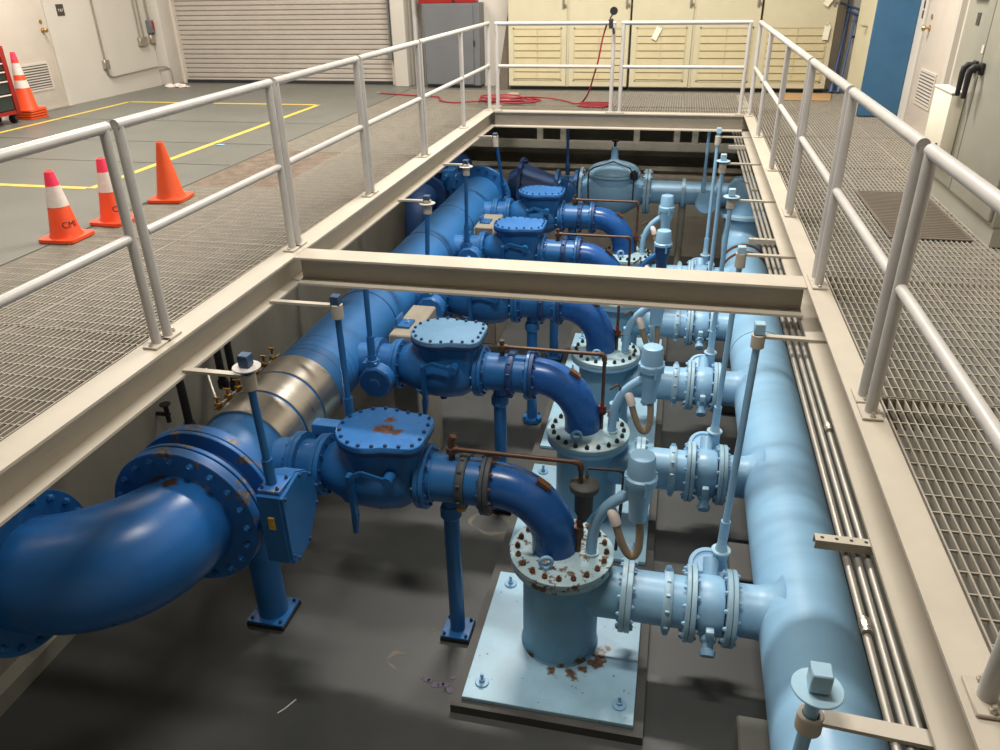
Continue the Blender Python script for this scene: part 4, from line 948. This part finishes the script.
tb = thing('red_tool_box', 'red box lying on top of the grey cabinet', 'tool box', (-1.3,8.25,1.22)); part('case', MB().cbox(-1.66,-1.12,8.12,8.38,1.221,1.42,.01), M['red'], tb); part('grip', MB().tube([(-1.5,8.25,1.42),(-1.48,8.25,1.46),(-1.3,8.25,1.46),(-1.28,8.25,1.42)],.01,8), M['dark'], tb)
tb = thing('red_tool_box', 'flat red box at the right on the grey cabinet', 'tool box', (-.95,8.25,1.22)); part('case', MB().cbox(-1.08,-.76,8.13,8.36,1.221,1.30,.01), M['red'], tb)
single('pole', MB().cyl((-1.80,8.36,0),(-1.80,8.36,4.5),.045,seg=20), M['rail'], 'pale vertical pipe left of the grey cabinet', 'pipe')
single('down_pipe', MB().cyl((-2.24,8.36,.45),(-2.24,8.36,4.5),.022,seg=14).cbox(-2.28,-2.2,8.30,8.449,.40,.56,.006,1), M['grey'], 'grey conduit with small box right of the roll-up door', 'conduit')
single('leaning_board', MB().prism([(-.42,8.06,.002),(-.25,8.05,.002),(-.25,8.30,1.20),(-.27,8.305,1.205)],(.004,.02,0)), M['woodboard'], 'dark tapered board leaning on the wall left of the beige cabinets', 'board')
single('cardboard_sheet', MB().prism([(3.78,7.27,.0015),(4.38,7.25,.0015),(4.50,7.92,.0015),(3.86,7.93,.0015)],(0,0,.008)), M['card'], 'flat tan cardboard sheet on the far right walkway before the cabinets', 'cardboard')
for k, (xb, xt) in enumerate(((4.50,4.62),(4.60,4.72))):
    t = thing('valve_key', 'blue T-handled valve key leaning in the right corner, %s' % ['left one','right one'][k], 'valve key', (xb,8.1,0))
    B = Vector((xb,8.02,.012)); T = Vector((xt,8.36,1.12-.1*k+.0)); part('shaft', MB().cyl(B,T,.016,seg=12), M['bluetool'], t); part('handle', MB().cyl(T+Vector((-.14,-.04,.04)),T+Vector((.14,.0,-.05)),.016,seg=12), M['bluetool'], t)
    part('socket', MB().cyl(B,B+(T-B).normalized()*.1,.03,seg=8), M['bluetool'], t)
t = thing('valve_key', 'grey T-handled valve key leaning in the far right corner beside the blue ones', 'valve key', (4.72,8.1,0))
B = Vector((4.70,8.02,.012)); T = Vector((4.80,8.37,.72)); part('shaft', MB().cyl(B,T,.014,seg=12), M['grey'], t); part('handle', MB().cyl(T+Vector((-.1,0,0)),T+Vector((.1,0,0)),.016,seg=12), M['black'], t)
single('corner_pipe', MB().cyl((4.62,8.40,0),(4.62,8.40,4.5),.03,seg=16), M['grey'], 'grey vertical pipe in the right back corner behind the valve keys', 'pipe')
single('corner_pipe', MB().cyl((4.80,8.40,0),(4.80,8.40,4.5),.05,seg=16), M['rail'], 'white vertical pipe in the right back corner', 'pipe')
lk = thing('tall_cabinet', 'tall beige cabinet with blue end panel along the right wall', 'cabinet', (4.72,6.4,0))
part('body', MB().cbox(4.50,4.945,6.03,7.0,.002,2.2,.006,1), M['beige'], lk); part('end_panel', MB().cbox(4.49,4.945,6.0,6.028,.01,2.2,.004,1), M['lockerblue'], lk, 'flat blue end panel')
part('lever', MB().cyl((4.50,6.35,.98),(4.45,6.35,.98),.014,seg=10).cyl((4.445,6.28,.98),(4.445,6.44,.985),.010,seg=10), M['galv'], lk)
for k, zz in enumerate((1.13,1.23)):
    single('switch_plate', MB().cbox(XW-.012,XW,5.73,5.83,zz-.04,zz+.04,.003,1), M['sign'], 'dark switch plate on the right wall above the door frame corner, %s' % ['lower','upper'][k], 'switch plate')

# ------------------------------------------------------------------ right: control cabinet, mat, document box
cc = thing('control_cabinet', 'big grey green control cabinet with two black handles on the right walkway', 'cabinet', (4.65,1.5,0))
part('body', MB().cbox(4.385,4.93,.92,2.36,.13,2.25,.01), M['greygreen'], cc); part('plinth', MB().box(4.40,4.92,.93,2.35,.0005,.13), M['greygreen'], cc)
d1 = part('door', MB().cbox(4.36,4.387,1.80,2.34,.16,2.22,.008), M['greygreen'], cc); d2 = part('door', MB().cbox(4.36,4.387,.95,1.785,.16,2.22,.008), M['greygreen'], cc)
for d, y in ((d1,1.86),(d2,1.72)):
    m = MB().cbox(4.335,4.36,y-.035,y+.035,.95,1.03,.01); pts = [(4.335,y,1.0),(4.30,y,1.0),(4.285,y,.985),(4.28,y,.95),(4.28,y,.80)]
    m.tube(pts,[.022,.022,.022,.02,.016],12); part('handle', m, M['dark'], d, 'black lever handle')
part('warning_plate', MB().box(4.356,4.36,2.02,2.09,1.24,1.32), M['sign'], d1); part('small_label', MB().box(4.356,4.36,1.80,1.84,1.08,1.13), M['white'], d1)
part('meter_box', MB().cbox(4.335,4.36,1.95,2.2,1.40,1.47,.006,1), M['galv'], d1)
part('hinge', MB().cyl((4.355,.945,.28),(4.355,.945,.38),.012,seg=10), M['black'], d2)
db = thing('document_box', 'white document box fixed on the control cabinet door', 'document box', (4.3,2.2,.4)); part('case', MB().cbox(4.265,4.359,1.92,2.35,.36,.80,.012), M['paper'], db); part('lid', MB().cbox(4.258,4.359,1.91,2.36,.80,.815,.004,1), M['white'], db); part('latch', MB().cbox(4.255,4.266,1.98,2.0,.42,.45,.002,1), M['dark'], db)
mt = thing('rubber_mat', 'ribbed brown mat lying before the control cabinet', 'mat', (4.1,1.65,0))
part('sheet', MB().cbox(3.83,4.345,1.04,2.30,.0008,.008,.003,1), M['mat'], mt)
m = MB()
for k in range(30): y = 1.07+k*.0405; m.prism([(3.85,y,.0078),(3.85,y+.022,.0078),(3.85,y+.018,.013),(3.85,y+.004,.013)],(.475,0,0))
part('ribs', m, M['mat'], mt)

# ------------------------------------------------------------------ red hose and lamp on the far railing
def bez(P, n=16):
    out = []
    for i in range(len(P)-1):
        p0 = Vector(P[max(i-1,0)]); p1 = Vector(P[i]); p2 = Vector(P[i+1]); p3 = Vector(P[min(i+2,len(P)-1)])
        for k in range(n):
            s = k/n; out.append(.5*((2*p1)+(p2-p0)*s+(2*p0-5*p1+4*p2-p3)*s*s+(3*p1-p0-3*p2+p3)*s**3))
    out.append(Vector(P[-1])); return out
P = [(-2.1,7.36,.014),(-1.6,7.20,.014),(-1.1,7.05,.014),(-.95,6.7,.014),(-.7,6.55,.014),(-.35,6.72,.014)]
for k in range(4):
    for a in range(0, 360, 45):
        r = .30+.05*math.sin(k*2.1+a*.02)-.02*k; A = math.radians(a+k*14); P.append((.02+.08*math.sin(k*1.7)+r*1.25*math.cos(A), 6.72+.04*math.cos(k*2.3)+r*.8*math.sin(A), .014+.017*k+.004*(a/360)))
P += [(.55,6.98,.03),(.85,6.80,.014),(.98,6.62,.014),(1.10,6.52,.05),(1.21,6.30,.22),(1.28,6.12,.42),(1.34,6.04,.62),(1.38,6.03,.85),(1.42,6.025,1.0),(1.45,6.01,1.07),(1.48,5.985,1.09)]
hs = thing('air_hose', 'red air hose coiled on the far walkway and hung over the far railing', 'hose', (0,6.7,0))
part('tube', MB().tube(bez(P,7), .011, 10), M['hose'], hs); part('end_fitting', MB().cyl((-2.16,7.38,.014),(-2.10,7.36,.014),.013,seg=10), M['galv'], hs)
hs2 = thing('air_hose', 'short bundle of red hose lying on the far walkway under the middle railing posts', 'hose', (1.3,6.5,0))
P = [(1.05,6.42,.014)]
for k in range(3):
    for a in range(0,360,60): A = math.radians(a); P.append((1.28+.2*math.cos(A),6.42+.06*math.sin(A)+.02*k,.014+.016*k))
P.append((1.52,6.44,.03)); part('tube', MB().tube(bez(P,6), .011, 8), M['hose'], hs2)
lp = thing('clamp_lamp', 'small round black head on a clamp fixed to the far railing', 'clamp', (1.49,5.99,1.05))  # modelled as a small black clamp lamp, emits nothing
part('clamp', MB().cbox(1.46,1.51,5.95,6.03,.99,1.10,.008,1).cyl((1.47,5.97,1.1),(1.50,5.97,1.15),.008,seg=8).cyl((1.52,5.93,1.0),(1.53,5.93,.93),.015,seg=8), M['black'], lp)
part('head', MB().lathe([(.045,0),(.048,.01),(.04,.03),(.015,.045),(0,.046)],(1.515,5.94,1.185),(0,1,.1),20), M['black'], lp)

# ------------------------------------------------------------------ scraps on the pit floor
single('wire_scrap', MB().tube([(.22,-1.48,ZF+.004),(.25,-1.44,ZF+.004),(.29,-1.36,ZF+.004)], .004, 6), M['white'], 'thin white wire scrap on the dark pit floor at the bottom left', 'scrap')
random.seed(3)
for k in range(9):
    x = 1.02+random.random()*.3; y = -1.12+random.random()*.14; s = .012+.02*random.random()
    m = MB().prism([(x+s*math.cos(a)*(.6+.8*random.random()), y+s*math.sin(a)*(.6+.6*random.random()), ZF+.001) for a in [q*PI/3 for q in range(6)]],(0,0,.002))
    single('paint_flake', m, M['debris'], 'small purple grey paint flake on the pit floor before the nearest slim support post', 'paint flake', group='paint flakes before the support post')

M['stain'] = mat('dried_lime_stain', (104,99,88), .7, var=.25, vscale=12)
random.seed(11)
for k, (x, y, ra, rb, w, lab) in enumerate(((1.12,.62,.17,.13,.022,'pale dried water ring on the pit floor behind the nearest slim support post'),(.86,-.93,.10,.07,.018,'pale dried ring on the pit floor left of the purple paint flakes'),(1.02,-.62,.035,.03,.012,'small pale crescent mark on the pit floor beside the nearest slim support post'))):
    vs = []; fs = []; n = 40; ph = [random.random()*6 for q in range(4)]
    span = 2*PI if k == 0 else 4.2
    for q in range(n+1):
        a = span*q/n + .6; wob = 1 + .10*math.sin(2*a+ph[0]) + .05*math.sin(5*a+ph[1]); ww = w*(.55+.45*math.sin(3*a+ph[2])) * (1 if k == 0 else math.sin(PI*q/n)+.05)
        for r in (-ww, ww): vs.append((x+(ra*wob+r)*math.cos(a), y+(rb*wob+r)*math.sin(a), ZF+.0012))
    for q in range(n): fs.append((2*q, 2*q+1, 2*q+3, 2*q+2))
    single('floor_stain', MB().add(vs, fs), M['stain'], lab, 'stain')

# ------------------------------------------------------------------ lights, world, camera
def lamp(x, y, sx, e, col=(1,.945,.86)):
    l = bpy.data.lights.new('lamp_tubes','AREA'); l.shape = 'RECTANGLE'; l.size = sx; l.size_y = .32; l.energy = e; l.color = col
    o = bpy.data.objects.new('lamp_tubes_light', l); COL.objects.link(o); o.location = (x,y,ZC-.46)
LAMPS = (('front right',1.6,-1.5,250),('middle right',1.3,4.0,600),('front left',-4.2,-1.9,90),('middle left',-4.2,4.0,370))
for nm, x, y, e in LAMPS:
    lamp(x, y, 2.4, e)
    t = thing('ceiling_lamp', 'long white lamp hanging from the ceiling, %s one' % nm, 'ceiling light', (x,y,ZC), 'hanging ceiling lamps')
    part('housing', MB().cbox(x-1.25,x+1.25,y-.2,y+.2,ZC-.45,ZC-.36,.01), M['ltrefl'], t)
    for dx in (-1,1): part('hanger', MB().cyl((x+dx,y,ZC-.36),(x+dx,y,ZC),.008,seg=8), M['galv'], t)
wd = bpy.data.worlds.new('world'); bpy.context.scene.world = wd; wd.use_nodes = True
wd.node_tree.nodes['Background'].inputs[0].default_value = (.9,.92,1,1); wd.node_tree.nodes['Background'].inputs[1].default_value = .05

f, yaw, pitch, roll = 767.09, .224, .4834438, -.0193720
cam = bpy.data.cameras.new('camera'); co = bpy.data.objects.new('camera', cam); COL.objects.link(co)
cy, sy = math.cos(yaw), math.sin(yaw); cp, spn = math.cos(pitch), math.sin(pitch)
fw = Vector((-sy*cp, cy*cp, -spn)); rt = Vector((cy, sy, 0)); up = rt.cross(fw)
r2 = rt*math.cos(roll) + up*math.sin(roll); u2 = -rt*math.sin(roll) + up*math.cos(roll)
R = Matrix((r2, u2, -fw)).transposed().to_4x4(); R.translation = Vector((2.36682, -4.38693, 1.62434)); co.matrix_world = R
cam.sensor_width = 36; cam.lens = f*36/1000; cam.clip_start = .05
sc = bpy.context.scene; sc.camera = co
sc.view_settings.view_transform = 'Standard'; sc.view_settings.look = 'None'; sc.view_settings.gamma = 1; sc.view_settings.use_curve_mapping = False
sc.view_settings.exposure = 0.0
